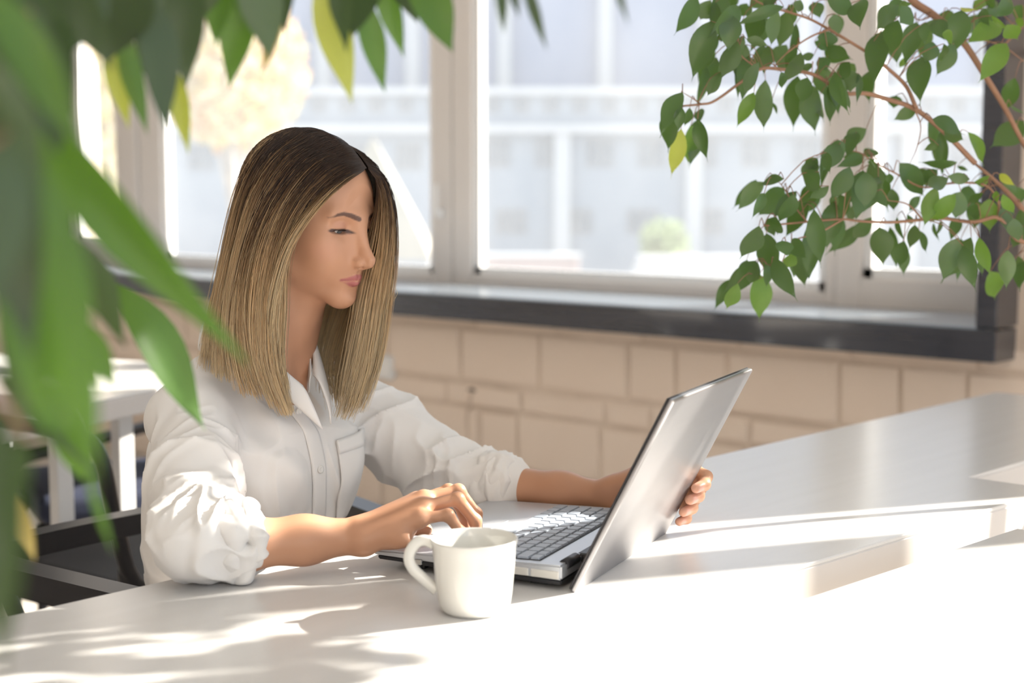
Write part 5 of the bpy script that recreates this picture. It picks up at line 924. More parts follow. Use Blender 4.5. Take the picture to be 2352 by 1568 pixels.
_perm = np.random.RandomState(3).rand(4096).astype(np.float32)
def vnoise(P, f, seed=0):
    """smooth value noise in -1..1"""
    q = P * f + seed * 17.3
    i = np.floor(q).astype(np.int64); u = q - i; u = u * u * (3 - 2 * u)
    def hsh(a, b, c): return _perm[(a * 73856093 ^ b * 19349663 ^ c * 83492791) & 4095]
    r = 0
    for a in (0, 1):
        for b in (0, 1):
            for c in (0, 1):
                w = (u[:, 0] if a else 1 - u[:, 0]) * (u[:, 1] if b else 1 - u[:, 1]) * (u[:, 2] if c else 1 - u[:, 2])
                r = r + w * hsh(i[:, 0] + a, i[:, 1] + b, i[:, 2] + c)
    return r * 2 - 1

def np_mesh(name, V, Q, mats, parent=None, attr=None, smooth=True):
    me = bpy.data.meshes.new(name)
    n, m = len(V), len(Q); k = Q.shape[1]
    me.vertices.add(n); me.vertices.foreach_set('co', np.asarray(V, np.float32).ravel())
    me.loops.add(m * k); me.loops.foreach_set('vertex_index', np.asarray(Q, np.int32).ravel())
    me.polygons.add(m); me.polygons.foreach_set('loop_start', np.arange(0, m * k, k, dtype=np.int32))
    me.polygons.foreach_set('loop_total', np.full(m, k, np.int32))
    me.polygons.foreach_set('use_smooth', np.full(m, smooth))
    me.update(calc_edges=True); me.validate()
    if attr is not None:
        for an, val in attr.items():
            if val.ndim == 1:
                a = me.attributes.new(an, 'FLOAT', 'POINT'); a.data.foreach_set('value', val.astype(np.float32))
            else:
                a = me.attributes.new(an, 'FLOAT_COLOR', 'POINT'); a.data.foreach_set('color', val.astype(np.float32).ravel())
    return link(name, me, mats, parent)
# ------------------------------------------------------------------ the woman: frames
PERSON = empty('person', (-1.588, 1.185, 0.0), 0, 'woman with long blond hair in a white shirt, working at the laptop', 'person')
PINV = Matrix.Translation(PERSON.location).inverted()
def to_person(o):
    o.parent = PERSON; o.matrix_parent_inverse = PINV; return o
H_YAW, H_PIT, H_ROLL, H_S = R(12.0), R(10.6), R(-0.7), 0.957
H_O = np.array([-1.5060, 1.2126, 1.1726])
def rotm(yaw, pit, roll):
    return np.array(Matrix.Rotation(yaw, 3, 'Z') @ Matrix.Rotation(pit, 3, 'Y') @ Matrix.Rotation(roll, 3, 'X'))
H_R = rotm(H_YAW, H_PIT, H_ROLL)
def h2w(P): return (np.asarray(P, float) * H_S) @ H_R.T + H_O          # head-local metres to world
def w2h(P): return ((np.asarray(P, float) - H_O) @ H_R) / H_S
B_O = np.array([-1.588, 1.185, 0.0]); B_R = rotm(R(9.0), 0, 0)
def b2w(P): return np.asarray(P, float) @ B_R.T + B_O
def w2b(P): return (np.asarray(P, float) - B_O) @ B_R
mm = 0.001
def E(c, r): return p_ell(np.array(c) * mm, np.array(r) * mm)
def K(a, b, ra, rb): return p_cone(np.array(a) * mm, np.array(b) * mm, ra * mm, rb * mm)

def build_head():
    f = Field((-.145, -.12, -.33), (.135, .12, .13), .0016)
    f.put(E((-14, 0, 32), (92, 72, 80)))
    f.put(E((28, 0, 28), (60, 60, 58)), .03)
    f.put(E((34, 0, -28), (53, 56, 60)), .03)
    f.put(E((34, 0, -66), (44, 40, 36)), .03)
    for s in (-1, 1):
        f.put(K((72, 6 * s, -98), (16, 45 * s, -66), 12, 12), .025)
        f.put(K((16, 45 * s, -66), (4, 57 * s, -20), 12, 10), .03)
        f.put(E((56, 42 * s, -24), (24, 18, 18)), .03)
        f.put(E((62, 30 * s, -52), (24, 18, 22)), .03)
        f.put(K((85, 8 * s, 12), (74, 42 * s, 16), 7, 7), .018)
    f.put(E((78, 0, -98), (15, 14, 13)), .02)                                      # chin
    f.put(E((78, 0, -66), (17.5, 28, 20)), .016)                                     # mouth mound
    for s in (-1, 1):
        f.put(p_ell(np.array((97, 33 * s, -1)) * mm, np.array((18, 18, 11.5)) * mm), .014, 's')   # eye sockets
    # nose
    f.put(K((78, 0, 2), (90, 0, -44), 9, 13.5), .016)
    f.put(K((88, 0, 8), (108, 0, -34), 6.0, 7.0), .012)
    f.put(K((108, 0, -34), (116, 0, -40.5), 7.2, 7.4), .006)
    for s in (-1, 1):
        f.put(E((103, 10.5 * s, -47), (10, 6.2, 6.5)), .006)
    f.put(K((116, 0, -47), (99, 0, -54), 4.8, 5.5), .005)
    for s in (-1, 1):
        f.put(E((107, 6.0 * s, -53.5), (4.6, 2.6, 3.0)), .002, 's')
    # lids over the eyeballs, then the slit of the lowered gaze
    for s in (-1, 1):
        f.put(p_sph(np.array((71.0, 31 * s, -1)) * mm, .0144), .0025)
        f.put(E((84, 31.5 * s, -7.4), (9, 12.0, 2.2)), .0014, 's')
    # lips
    for s in (-1, 1):
        f.put(K((97.5, 3.0 * s, -68.6), (88.5, 24 * s, -72.4), 4.0, 2.0), .003)
        f.put(K((96.0, 0, -78.0), (88.0, 21 * s, -74.2), 5.2, 2.2), .0035)
    for s in (-1, 1):
        f.put(K((104.5, 0, -73.2), (92.5, 25 * s, -72.9), 1.3, 0.9), .0022, 's')
    f.put(E((103, 0, -89.5), (9, 15, 5.5)), .012, 's')
    f.put(K((102.5, 0, -60), (102.7, 0, -66), 2.6, 2.6), .004, 's')                  # philtrum
    # ears
    for s in (-1, 1):
        f.put(E((-6, 71 * s, -8), (15, 7, 28)), .01)
        f.put(E((-2, 70 * s, -30), (8, 6, 10)), .006)
        f.put(E((-2, 79 * s, -6), (8, 5, 16)), .006, 's')
    # neck down into the collar, in the pose of the body
    nb = w2h(b2w([[.034, .0, .955], [-.008, .004, .945]]))
    f.put(p_cone((-.012, 0, -.055), nb[1], .047, .051), .03)
    f.put(p_cone((.008, 0, -.085), nb[0], .034, .036), .03)
    for s in (-1, 1):                                                              # sterno-mastoid and collar bones
        a = w2h(b2w([[.062, -.006 + .012 * s, .918]]))[0]
        f.put(p_cone((-.005, .055 * s, -.06), a, .012, .009), .02)
    ch = w2h(b2w([[-.004, .0, .885]]))[0]
    f.put(p_ell(ch, (.092, .11, .07)), .03)
    V, Q = f.mesh()
    V = sm_mesh(V, Q, 2, .35)
    keep = V[:, 2] > -.282
    col = skin_paint(V)
    W = h2w(V)
    return W, Q, col

SKIN = np.array([0.55, 0.29, 0.178])
def smooth01(x, a, b):
    t = np.clip((x - a) / (b - a), 0, 1); return t * t * (3 - 2 * t)
def seg_dist(P, a, b):
    a = np.array(a, float); b = np.array(b, float); ab = b - a
    t = np.clip((P - a) @ ab / (ab @ ab), 0, 1)
    return np.linalg.norm(P - a - t[:, None] * ab, axis=1), t
def skin_paint(V):
    P = V / mm
    C = np.tile(SKIN, (len(P), 1))
    def blend(w, c): C[:] = C * (1 - w[:, None]) + np.array(c) * w[:, None]
    nz = vnoise(V, 60, 2)
    C *= (1 + .04 * nz)[:, None]
    for s in (-1, 1):
        d = np.linalg.norm((P - (70, 46 * s, -34)) / (1, 1, .8), axis=1)
        blend(.35 * (1 - smooth01(d, 6, 30)), (0.62, 0.30, 0.22))                  # blush
        d = np.linalg.norm((P - (82, 33 * s, 2)) / (1.2, 1.5, .7), axis=1)
        blend(.45 * (1 - smooth01(d, 4, 13)), (0.50, 0.24, 0.17))                   # eye shadow
        # brow: thick inside, tapering tail
        bw = np.full(len(P), 1e9)
        pts = [(93, 11 * s, 13.0, 3.3), (90, 22 * s, 16.5, 3.2), (85, 34 * s, 18.5, 2.6), (77, 44 * s, 16.5, 2.3), (68, 52.5 * s, 11.0, 0.9)]
        for (a, b) in zip(pts, pts[1:]):
            d, t = seg_dist(P * (.15, 1, 1), np.array(a[:3]) * (.15, 1, 1), np.array(b[:3]) * (.15, 1, 1))
            bw = np.minimum(bw, d - (a[3] + (b[3] - a[3]) * t))
        blend(.92 * (1 - smooth01(bw, -.8, 1.0)) * (P[:, 0] > 40), (0.10, 0.055, 0.045))
        # lash line round the slit
        d = np.abs(np.sqrt(((P[:, 1] - 31.5 * s) / 13.5) ** 2 + ((P[:, 2] + 6.9) / 3.0) ** 2) - 1) * 3.2
        up = P[:, 2] > -7.8
        blend(np.where(up, .95, .55) * (1 - smooth01(d, .8, 2.0)) * (P[:, 0] > 73), (0.06, 0.03, 0.025))
    lip = np.full(len(P), 1e9)
    for s in (-1, 1):
        for a, b, ra, rb in (((97.5, 3 * s, -68.6), (88.5, 24 * s, -72.4), 4.5, 3.0), ((96.0, 0, -78.0), (88.0, 21 * s, -74.2), 5.8, 3.2), ((97, 0, -69.5), (97.5, 3 * s, -68.6), 4.2, 4.4)):
            d, t = seg_dist(P, a, b); lip = np.minimum(lip, d - (ra + (rb - ra) * t))
    blend(.9 * (1 - smooth01(lip, -.5, 1.1)), (0.42, 0.13, 0.13))
    d = np.abs(P[:, 2] + 73.2); blend(.7 * (1 - smooth01(d, .3, 1.6)) * (1 - smooth01(lip, -1, .5)), (0.22, 0.06, 0.06))
    return np.concatenate([C, np.ones((len(C), 1))], 1)

def skin_material():
    m = mat('warm tanned skin', tuple(SKIN), 0.42, 0.4, sss=0.0, bump=(900, 0.06, 0.001))
    nt = m.node_tree; N = nt.nodes; L = nt.links
    at = N.new('ShaderNodeAttribute'); at.attribute_name = 'paint'
    L.new(at.outputs['Color'], N['Principled BSDF'].inputs['Base Color'])
    return m
M_skin = skin_material()
def limb(f, pts, rad, k):
    for i in range(len(pts) - 1):
        f.put(p_cone(pts[i], pts[i + 1], rad[i], rad[i + 1]), k)

def finger(f, pts, r0, r1):
    n = len(pts) - 1
    for i in range(n):
        a = r0 + (r1 - r0) * i / n; b = r0 + (r1 - r0) * (i + 1) / n
        f.put(p_cone(pts[i], pts[i + 1], a, b * .96), .004)
        if i: f.put(p_sph(pts[i], a * 1.03), .004)

R_SH, R_EL, R_WR = np.array([-1.545, 1.045, .905]), np.array([-1.357, .908, .793]), np.array([-1.262, 1.075, .794])
L_SH, L_EL, L_WR = np.array([-1.612, 1.345, .905]), np.array([-1.445, 1.42, .787]), np.array([-1.215, 1.496, .783])
NAILS = []
def nail(tip, prev, up, w):
    NAILS.append((np.array(tip, float), np.array(prev, float), np.array(up, float), w))

def build_right_arm():
    f = Field((-1.62, .82, .74), (-1.10, 1.32, 1.0), .0020)
    limb(f, [R_SH, R_EL], [.032, .027], .0)
    el = R_EL; wr = R_WR
    m1 = el + (wr - el) * .30 + np.array([0, 0, .001])
    m2 = el + (wr - el) * .70
    limb(f, [el, m1, m2, wr], [.027, .0305, .0262, .0215], .02)
    h = np.array([.49, .87, 0]); s = np.array([.87, -.49, 0]); z = np.array([0, 0, 1.0])
    def pt(a, b, c): return wr + h * a + s * b + z * c
    mcp = [pt(.086, -.030, .030), pt(.090, -.009, .036), pt(.084, .012, .032), pt(.075, .030, .023)]
    heel = [pt(.012, -.014, -.001), pt(.012, -.005, .001), pt(.012, .006, .0), pt(.012, .015, -.001)]
    for a, b, r in zip(heel, mcp, (.0165, .0165, .0155, .014)):
        f.put(p_cone(a, b, .0175, r * .78), .014)
    for m, r in zip(mcp, (.0112, .0118, .011, .0098)):
        f.put(p_sph(m - z * .001, r), .006)
    f.put(p_ell(pt(.05, 0, .004), (.028, .026, .013)), .014)
    f.put(p_ell(pt(.045, .022, .0), (.028, .014, .012)), .012)
    # fingers: knuckles up, tips down on the touch pad
    spec = [(0, -.036, .128, .040, .148, .010, .150, -.008), (1, -.012, .134, .044, .156, .014, .158, -.008), (2, .014, .126, .040, .148, .012, .151, -.008), (3, .036, .108, .026, .124, .004, .126, -.009)]
    for i, b, a1, c1, a2, c2, a3, c3 in spec:
        P = [mcp[i], pt(a1, b, c1), pt(a2, b * .98, c2), pt(a3, b * .95, c3)]
        r = (.0088, .009, .0085, .0075)[i]
        finger(f, P, r, r * .80)
        nail(P[3], P[2], h, r)
    th = [pt(.018, -.020, .0), pt(.050, -.045, -.002), pt(.080, -.052, -.006), pt(.102, -.048, -.010)]
    f.put(p_cone(th[0], th[1], .0165, .0125), .012)
    finger(f, th[1:], .0115, .0085)
    # tendons on the back of the hand
    for m in mcp[:4]:
        f.put(p_cone(wr + h * .03 + z * .017, m + z * .007, .002, .0028), .006)
    V, Q = f.mesh()
    return sm_mesh(V, Q, 1, .4), Q

LB = np.array([-1.0129, 1.1868, .752]); LU = np.array([.951, .309, 0]); LV = np.array([-.309, .951, 0])
LN = math.sin(R(27)) * LU + math.cos(R(27)) * np.array([0, 0, 1.0])       # up along the lid
LO = math.cos(R(27)) * LU - math.sin(R(27)) * np.array([0, 0, 1.0])       # out of the lid, away from her
def build_left_arm():
    f = Field((-1.68, 1.27, .74), (-1.03, 1.60, 1.0), .0020)
    limb(f, [L_SH, L_EL], [.032, .027], .0)
    el = L_EL; wr = L_WR
    limb(f, [el, el + (wr - el) * .3, el + (wr - el) * .72, wr], [.027, .0305, .0262, .0215], .02)
    f.put(p_sph(wr + np.array([.0, -.008, .012]), .012), .012)              # wrist bone
    # palm upright beside the far edge of the lid, fingers hooked round to its back, thumb on the screen side
    def q(t, o, w): return LB + LV * (.32 + w) + LN * t + LO * o
    mcp = [q(.088, -.030, .030), q(.072, -.022, .034), q(.054, -.018, .034), q(.038, -.018, .032)]
    base = [wr + np.array([.012, .0, .014]), wr + np.array([.014, 0, .006]), wr + np.array([.014, .0, -.002]), wr + np.array([.014, 0, -.010])]
    for a, b in zip(base, mcp): f.put(p_cone(a, b, .0165, .0125), .014)
    f.put(p_ell((wr + mcp[1]) / 2 + np.array([0, 0, .0]), (.030, .016, .026)), .014)
    for i in range(4):
        t = (.090, .072, .053, .036)[i]; r = (.0086, .0088, .0084, .0074)[i]
        P = [mcp[i], q(t - .002, .010, .026), q(t - .006, .0165, .006), q(t - .010, .013, -.014)]
        if i == 3: P[3] = q(t - .010, .013, -.008)
        finger(f, P, r, r * .82)
        nail(P[3], P[2], LO, r)
    th = [wr + np.array([.02, -.004, .018]), q(.070, -.030, .008), q(.082, -.018, -.012), q(.088, -.0155, -.030)]
    f.put(p_cone(th[0], th[1], .015, .0115), .012)
    finger(f, th[1:], .0108, .0085)
    V, Q = f.mesh()
    return sm_mesh(V, Q, 1, .4), Q

def limb_paint(V):
    C = np.tile(SKIN, (len(V), 1)) * (1 + .05 * vnoise(V, 45, 5))[:, None]
    for tip, prev, up, w in NAILS:
        d = (prev - tip); d /= np.linalg.norm(d)
        c = tip + up * w * .62 + d * w * .25
        k = np.linalg.norm(V - c, axis=1)
        wgt = (1 - smooth01(k, w * .55, w * .9)) * .7
        C = C * (1 - wgt[:, None]) + np.array([.75, .46, .40]) * wgt[:, None]
        k = np.linalg.norm(V - tip, axis=1); wgt = (1 - smooth01(k, w, w * 2.4)) * .35
        C = C * (1 - wgt[:, None]) + np.array([.68, .33, .25]) * wgt[:, None]
    return np.concatenate([C, np.ones((len(C), 1))], 1)

def build_body():
    parts = []
    W, Q, c = build_head(); parts.append((W, Q, c))
    for fn in (build_right_arm, build_left_arm):
        V, Q = fn(); parts.append((V, Q, limb_paint(V)))
    # trunk, hips and thighs under the clothes
    f = Field((-.24, -.27, .36), (.52, .27, 1.0), .008)
    f.put(p_ell((0, 0, .81), (.08, .115, .13)))
    f.put(p_ell((-.01, 0, .66), (.085, .12, .2)), .05)
    f.put(p_ell((-.01, 0, .56), (.11, .155, .1)), .05)
    for s in (-1, 1):
        f.put(p_cone((-.01, .09 * s, .535), (.40, .10 * s, .535), .07, .055), .05)
        f.put(p_cone((0, .05 * s, .89), (-.01, .13 * s, .885), .04, .036), .04)
    V, Q = f.mesh(); V = b2w(V); parts.append((V, Q, limb_paint(V)))
    off = 0; VV = []; QQ = []; CC = []
    for V, Q, c in parts:
        VV.append(V); QQ.append(Q + off); CC.append(c); off += len(V)
    o = np_mesh('body', np.concatenate(VV), np.concatenate(QQ), M_skin, None, {'paint': np.concatenate(CC)})
    return to_person(o)
BODY = build_body()

M_eye = mat('wet eyeball', (0.72, 0.68, 0.66), 0.12, 0.5, noise=(60, 0.2, (0.7, 0.62, 0.6), (1, 1, 1)))
M_iris = mat('grey blue iris', (0.10, 0.12, 0.13), 0.1, 0.5, noise=(900, 0.8, (0.03, 0.03, 0.035), (1, 1, 1)))
M_lash = mat('dark lashes', (0.02, 0.012, 0.01), 0.6, 0.3, noise=(50, 0.3, (0.03, 0.02, 0.015), (1, 1, 1)))
for s in (-1, 1):
    c = np.array((70.8, 31 * s, -1)) * mm; r = .0126
    vs = []; fs = []; n = 24
    prof = [(r * math.sin(a), r * math.cos(a)) for a in np.linspace(0.001, math.pi - .001, 20)]
    eb = MB()
    for (rr, x) in prof:
        for k in range(n):
            w = 2 * math.pi * k / n
            vs.append(h2w(c + np.array((x, rr * math.cos(w), rr * math.sin(w)))))
    for i in range(19):
        for k in range(n): fs.append((i * n + k, (i + 1) * n + k, (i + 1) * n + (k + 1) % n, i * n + (k + 1) % n))
    eb.add(vs, fs, True)
    e = to_person(eb.build('eyeball', M_eye))
    g = np.array((math.cos(R(31)), 0.02 * s, -math.sin(R(31)))); g /= np.linalg.norm(g)
    a = np.cross(g, (0, 1, 0)); a /= np.linalg.norm(a); b = np.cross(g, a)
    vs = []; fs = []
    for i, rr in enumerate((0.0002, .002, .004, .0056)):
        for k in range(20):
            w = 2 * math.pi * k / 20; d = g * math.sqrt((r + .0003) ** 2 - rr * rr) + (a * math.cos(w) + b * math.sin(w)) * rr
            vs.append(h2w(c + d))
    for i in range(3):
        for k in range(20): fs.append((i * 20 + k, i * 20 + (k + 1) % 20, (i + 1) * 20 + (k + 1) % 20, (i + 1) * 20 + k))
    ir = MB().add(vs, fs, True).build('iris', M_iris); to_person(ir)
    # upper lashes fan down and outwards
    lb = MB()
    for i in range(26):
        t = i / 25; y = 20 + 23.5 * t
        zz = -4.6 + 1.0 * math.sin(math.pi * t) - 1.6 * t * t
        x = 70.5 + math.sqrt(max(14.4 ** 2 - (y - 31) ** 2 - (zz + 1) ** 2, 4))
        p0 = np.array((x - .2, y * s, zz)); ln = 3.0 + 2.2 * t
        p1 = p0 + np.array((ln * .55, (t - .35) * 3.5 * s, -ln * .22)); p2 = p0 + np.array((ln * .95, (t - .35) * 6.5 * s, -ln * .12))
        lb.tube([h2w(p0 * mm), h2w(p1 * mm), h2w(p2 * mm)], [.0003, .0002, .00006], 4, caps=False)
    pl = []
    for t in np.linspace(0, 1, 14):
        y = 19.5 + 25 * t; zz = -4.4 + 1.1 * math.sin(math.pi * t) - 1.8 * t * t
        x = 70.6 + math.sqrt(max(14.3 ** 2 - (y - 31) ** 2 - (zz + 1) ** 2, 4)); pl.append(h2w(np.array((x, y * s, zz)) * mm))
    lb.tube(pl, [.0003] + [.0006] * 12 + [.0003], 5)
    lo = to_person(lb.build('eyelashes', M_lash)); lo['kind'] = 'stuff'
# ------------------------------------------------------------------ the shirt
def cloth_mat():
    m = mat('white cotton', (0.90, 0.875, 0.855), 0.75, 0.25, sheen=0.25, bump=(1500, 0.10, 0.0008))
    nt = m.node_tree; N = nt.nodes; L = nt.links; b = N['Principled BSDF']
    tl = N.new('ShaderNodeBsdfTranslucent'); tl.inputs['Color'].default_value = (0.86, 0.78, 0.72, 1)
    ms = N.new('ShaderNodeMixShader'); ms.inputs['Fac'].default_value = 0.06
    L.new(b.outputs['BSDF'], ms.inputs[1]); L.new(tl.outputs['BSDF'], ms.inputs[2])
    L.new(ms.outputs['Shader'], N['Material Output'].inputs['Surface'])
    return m
M_shirt = cloth_mat()
rs_, re_, rw_ = w2b([R_SH, R_EL, R_WR]); ls_, le_, lw_ = w2b([L_SH, L_EL, L_WR])
r_cuff = re_ + (rw_ - re_) * .30; l_cuff = le_ + (lw_ - le_) * .33
V_PT = np.array([.108, .004, .895])            # bottom of the open neck

def arm_coord(P, a, b):
    ab = b - a; L = np.linalg.norm(ab); t = (P - a) @ ab / L; q = P - a - (t / L)[:, None] * ab
    u = np.cross(ab, (0, 0, 1.0)); u /= np.linalg.norm(u); w = np.cross(ab / L, u)
    return t, np.arctan2(q @ w, q @ u), np.linalg.norm(q, axis=1), L

def ridge(x):
    """soft crease profile: broad rolls with narrow valleys"""
    return np.abs(np.sin(x)) ** .8 - .6

def rest_on_table(V):
    W = b2w(V); m = (W[:, 0] > -1.40) & (W[:, 2] < .7515) & (W[:, 2] > .70)
    W[m, 2] = .7515
    return w2b(W)
def build_shirt():
    f = Field((-.21, -.43, .42), (.36, .34, 1.03), .0026)
    f.put(p_ell((-.012, 0, .830), (.106, .140, .140)))
    for s in (-1, 1):
        f.put(p_ell((.062, .058 * s, .825), (.052, .060, .066)), .05)
        f.put(p_cone((-.020, .040 * s, .962), (-.010, .138 * s, .905), .040, .046), .05)
    f.put(p_ell((-.026, 0, .70), (.108, .138, .25)), .06)
    f.put(p_ell((-.042, 0, .56), (.105, .142, .20)), .06)
    f.put(p_ell((-.050, -.008, .75), (.094, .132, .16)), .05)
    # sleeves, loose, gathered at the elbow
    mid = (rs_ + re_) / 2 + np.array([.004, .002, -.006])
    limb(f, [rs_ + np.array([0, .006, -.004]), mid, re_ + np.array([.002, .010, .012])], [.052, .053, .043], .03)
    limb(f, [re_ + np.array([.002, .010, .012]), re_ + np.array([.006, .006, .008]), r_cuff], [.043, .043, .042], .025)
    mid = (ls_ + le_) / 2 + np.array([0, .008, -.004])
    limb(f, [ls_ + np.array([0, -.006, -.004]), mid, le_ + np.array([-.008, .002, .004])], [.052, .055, .053], .03)
    limb(f, [le_ + np.array([-.008, .002, .004]), l_cuff], [.052, .047], .025)
    # open neck: a V down the front and room round the throat
    f.put(p_cone((-.002, .002, 1.07), (.006, .002, .965), .062, .051), .012, 's')
    f.put(p_cone((.060, -.006, 1.02), (.122, -.018, .945), .056, .012), .012, 's')

    def folds(P, d):
        out = np.zeros(len(P))
        n1 = vnoise(P, 9, 1); n2 = vnoise(P, 22, 2); n3 = vnoise(P, 50, 3)
        # right sleeve
        for (a, b, c, sg, seed) in ((rs_, re_, r_cuff, 1, 0), (ls_, le_, l_cuff, -1, 4)):
            t, th, q, L = arm_coord(P, a, b)
            on = smooth01(t, -.01, .05) * (1 - smooth01(t, L + .0, L + .05)) * (1 - smooth01(q, .075, .105))
            c1 = np.stack([t / .042 + .8 * np.cos(th + 1 + seed), .62 * np.cos(th) + seed, .62 * np.sin(th)], 1)
            c2 = np.stack([t / .028 - 1.2 * np.cos(th + seed), .95 * np.cos(th), .95 * np.sin(th) + seed], 1)
            r1 = np.exp(-4.2 * np.abs(vnoise(c1, 1.0, 6))); r2 = np.exp(-4.2 * np.abs(vnoise(c2, 1.0, 7)))
            amp = .6 + .4 * smooth01(t, L * .1, L * .7)
            out -= on * amp * (.0120 * r1 + .0060 * r2 - .0075 + .0006 * n2)
            t, th, q, L = arm_coord(P, b, c)
            on = smooth01(t, -.03, .01) * (1 - smooth01(q, .075, .1)) * (1 - smooth01(t, L + .01, L + .03))
            ph = th * 3.2 + 1.4 * n1 + t * 20
            out -= on * (.0030 * ridge(ph) + (.010 * np.exp(-6 * np.abs(vnoise(np.stack([t / .026 + np.cos(th), 1.0 * np.cos(th) + seed, 1.0 * np.sin(th)], 1), 1.0, 9))) - .005))
        # body: soft hanging folds, pulls from the bust and the armpits
        arm = np.minimum(arm_coord(P, rs_, re_)[2], arm_coord(P, ls_, le_)[2])
        on = smooth01(arm, .06, .10)
        th = np.arctan2(P[:, 1], P[:, 0] + .02)
        low = smooth01(.86 - P[:, 2], 0, .12)
        out -= on * low * .0050 * ridge(th * 5.5 + 1.2 * n1 + (P[:, 2] - .8) * 6)
        for (ax, ay, az, dx, dz, w, amp) in ((.06, -.135, .90, .75, -.66, .016, .006), (.05, -.15, .87, .62, -.78, .018, .006), (.07, -.12, .93, .9, -.42, .014, .004),
                                             (.06, .135, .90, .6, -.8, .016, .005), (.095, -.03, .80, .15, -.98, .014, .0045), (.095, .045, .78, -.1, -.98, .014, .005), (.09, -.075, .79, .25, -.95, .015, .005)):
            # straight pulled folds in the y-z plane, sign(ay) gives the way they run
            yy = P[:, 1] - ay; zz = P[:, 2] - az
            sy = 1 if ay < 0 else -1
            if abs(dx) < .3: sy = 1
            al = yy * dx * sy + zz * dz; pe = np.abs(yy * dz - zz * dx * sy + .006 * n1)
            out -= on * amp * np.exp(-(pe / w) ** 2) * smooth01(al, -.01, .03) * (1 - smooth01(al, .10, .2)) * (P[:, 0] > 0)
        cb = np.stack([P[:, 1] / .040 + P[:, 2] / .11, P[:, 2] / .16, P[:, 0] / .1], 1)
        out -= on * (.0050 * np.exp(-5 * np.abs(vnoise(cb, 1.0, 11))) - .0015) + .0012 * on * n2 + .0005 * n3
        # back pleat from the yoke
        bk = smooth01(-P[:, 0], .02, .06)
        out -= on * bk * .004 * ridge(P[:, 1] * 55 + n1)
        return out
    f.displace(folds, .024)
    # clean cuts at the two cuffs and the hem
    V, Q = f.mesh()
    V = sm_mesh(V, Q, 2, .4)
    return rest_on_table(V), Q
SV, SQ = build_shirt()
SHIRT = to_person(np_mesh('shirt', b2w(SV), SQ, M_shirt))
from mathutils.bvhtree import BVHTree
S_BVH = BVHTree.FromPolygons([Vector(v) for v in SV], [tuple(map(int, q)) for q in SQ])
def on_front(y, z, lift=.002):
    """point on the front of the shirt (body frame) seen from straight ahead"""
    loc, no, i, d = S_BVH.ray_cast(Vector((.6, y, z)), Vector((-1, 0, 0)))
    if loc is None: return np.array((.1, y, z))
    return np.array(loc) + np.array(no) * lift
def shell(name, grid, m, thick=.0016, parent=None):
    """grid of body-frame points to a thin solid sheet"""
    G = np.array(grid); a, b = G.shape[:2]
    W = b2w(G.reshape(-1, 3))
    fs = [(i * b + j, i * b + j + 1, (i + 1) * b + j + 1, (i + 1) * b + j) for i in range(a - 1) for j in range(b - 1)]
    o = np_mesh(name, W, np.array(fs), m)
    md = o.modifiers.new('cloth thickness', 'SOLIDIFY'); md.thickness = thick; md.offset = 0
    return to_person(o)
def smooth_grid(G, it=2):
    G = np.array(G, float)
    for _ in range(it):
        H = G.copy()
        H[1:-1] = (G[:-2] + 2 * G[1:-1] + G[2:]) / 4
        G = H.copy(); H[:, 1:-1] = (G[:, :-2] + 2 * G[:, 1:-1] + G[:, 2:]) / 4
        G = H
    return G

# collar: band round the neck and a folded leaf with a point on each side
def collar():
    # neckline from the V on her right, round the back, to the V on her left
    C = bezier([(.108, -.022, .928), (.084, -.038, .950), (.046, -.056, .972), (-.004, -.064, .986), (-.048, -.048, .996), (-.062, .0, 1.000), (-.048, .050, 1.000), (-.004, .064, .996), (.042, .050, .984), (.078, .018, .960), (.105, -.012, .928)], 61)
    C = np.array(C)
    n = len(C); cen = np.array([-.008, .0, 0])
    stand, leaf = [], []
    tan = np.gradient(C, axis=0); tan /= np.linalg.norm(tan, axis=1, keepdims=True)
    for i, p in enumerate(C):
        s = i / (n - 1); e = min(s, 1 - s) * 2
        if e < .10: continue
        out = p - cen; out[2] = 0; out /= np.linalg.norm(out)
        up = np.array([0, 0, 1.0])
        hgt = .012 + .016 * float(smooth01(np.array(e), .12, .45))
        left = s > .5
        fwd = tan[i] * (1 if left else -1)                 # along the neckline towards the V
        top = p + up * hgt + out * .002
        stand.append([p - out * .002 - up * .012, p + up * hgt * .5, top])
        endw = 1 - float(smooth01(np.array(e), .10, .42))
        drop = .034 + .012 * endw
        flare = .008 + (.022 if left else .016) * endw
        row = []
        for k in range(8):
            t = k / 7
            q = top + out * (.004 + flare * math.sin(t * math.pi / 2)) + up * (.005 * math.sin(math.pi * min(1, t * 2.2)) - drop * t ** 1.15) + fwd * (.024 * endw * t)
            row.append(q)
        leaf.append(row)
    shell('collar_stand', stand, M_shirt)
    shell('collar', smooth_grid(leaf, 1), M_shirt, .0022)
collar()
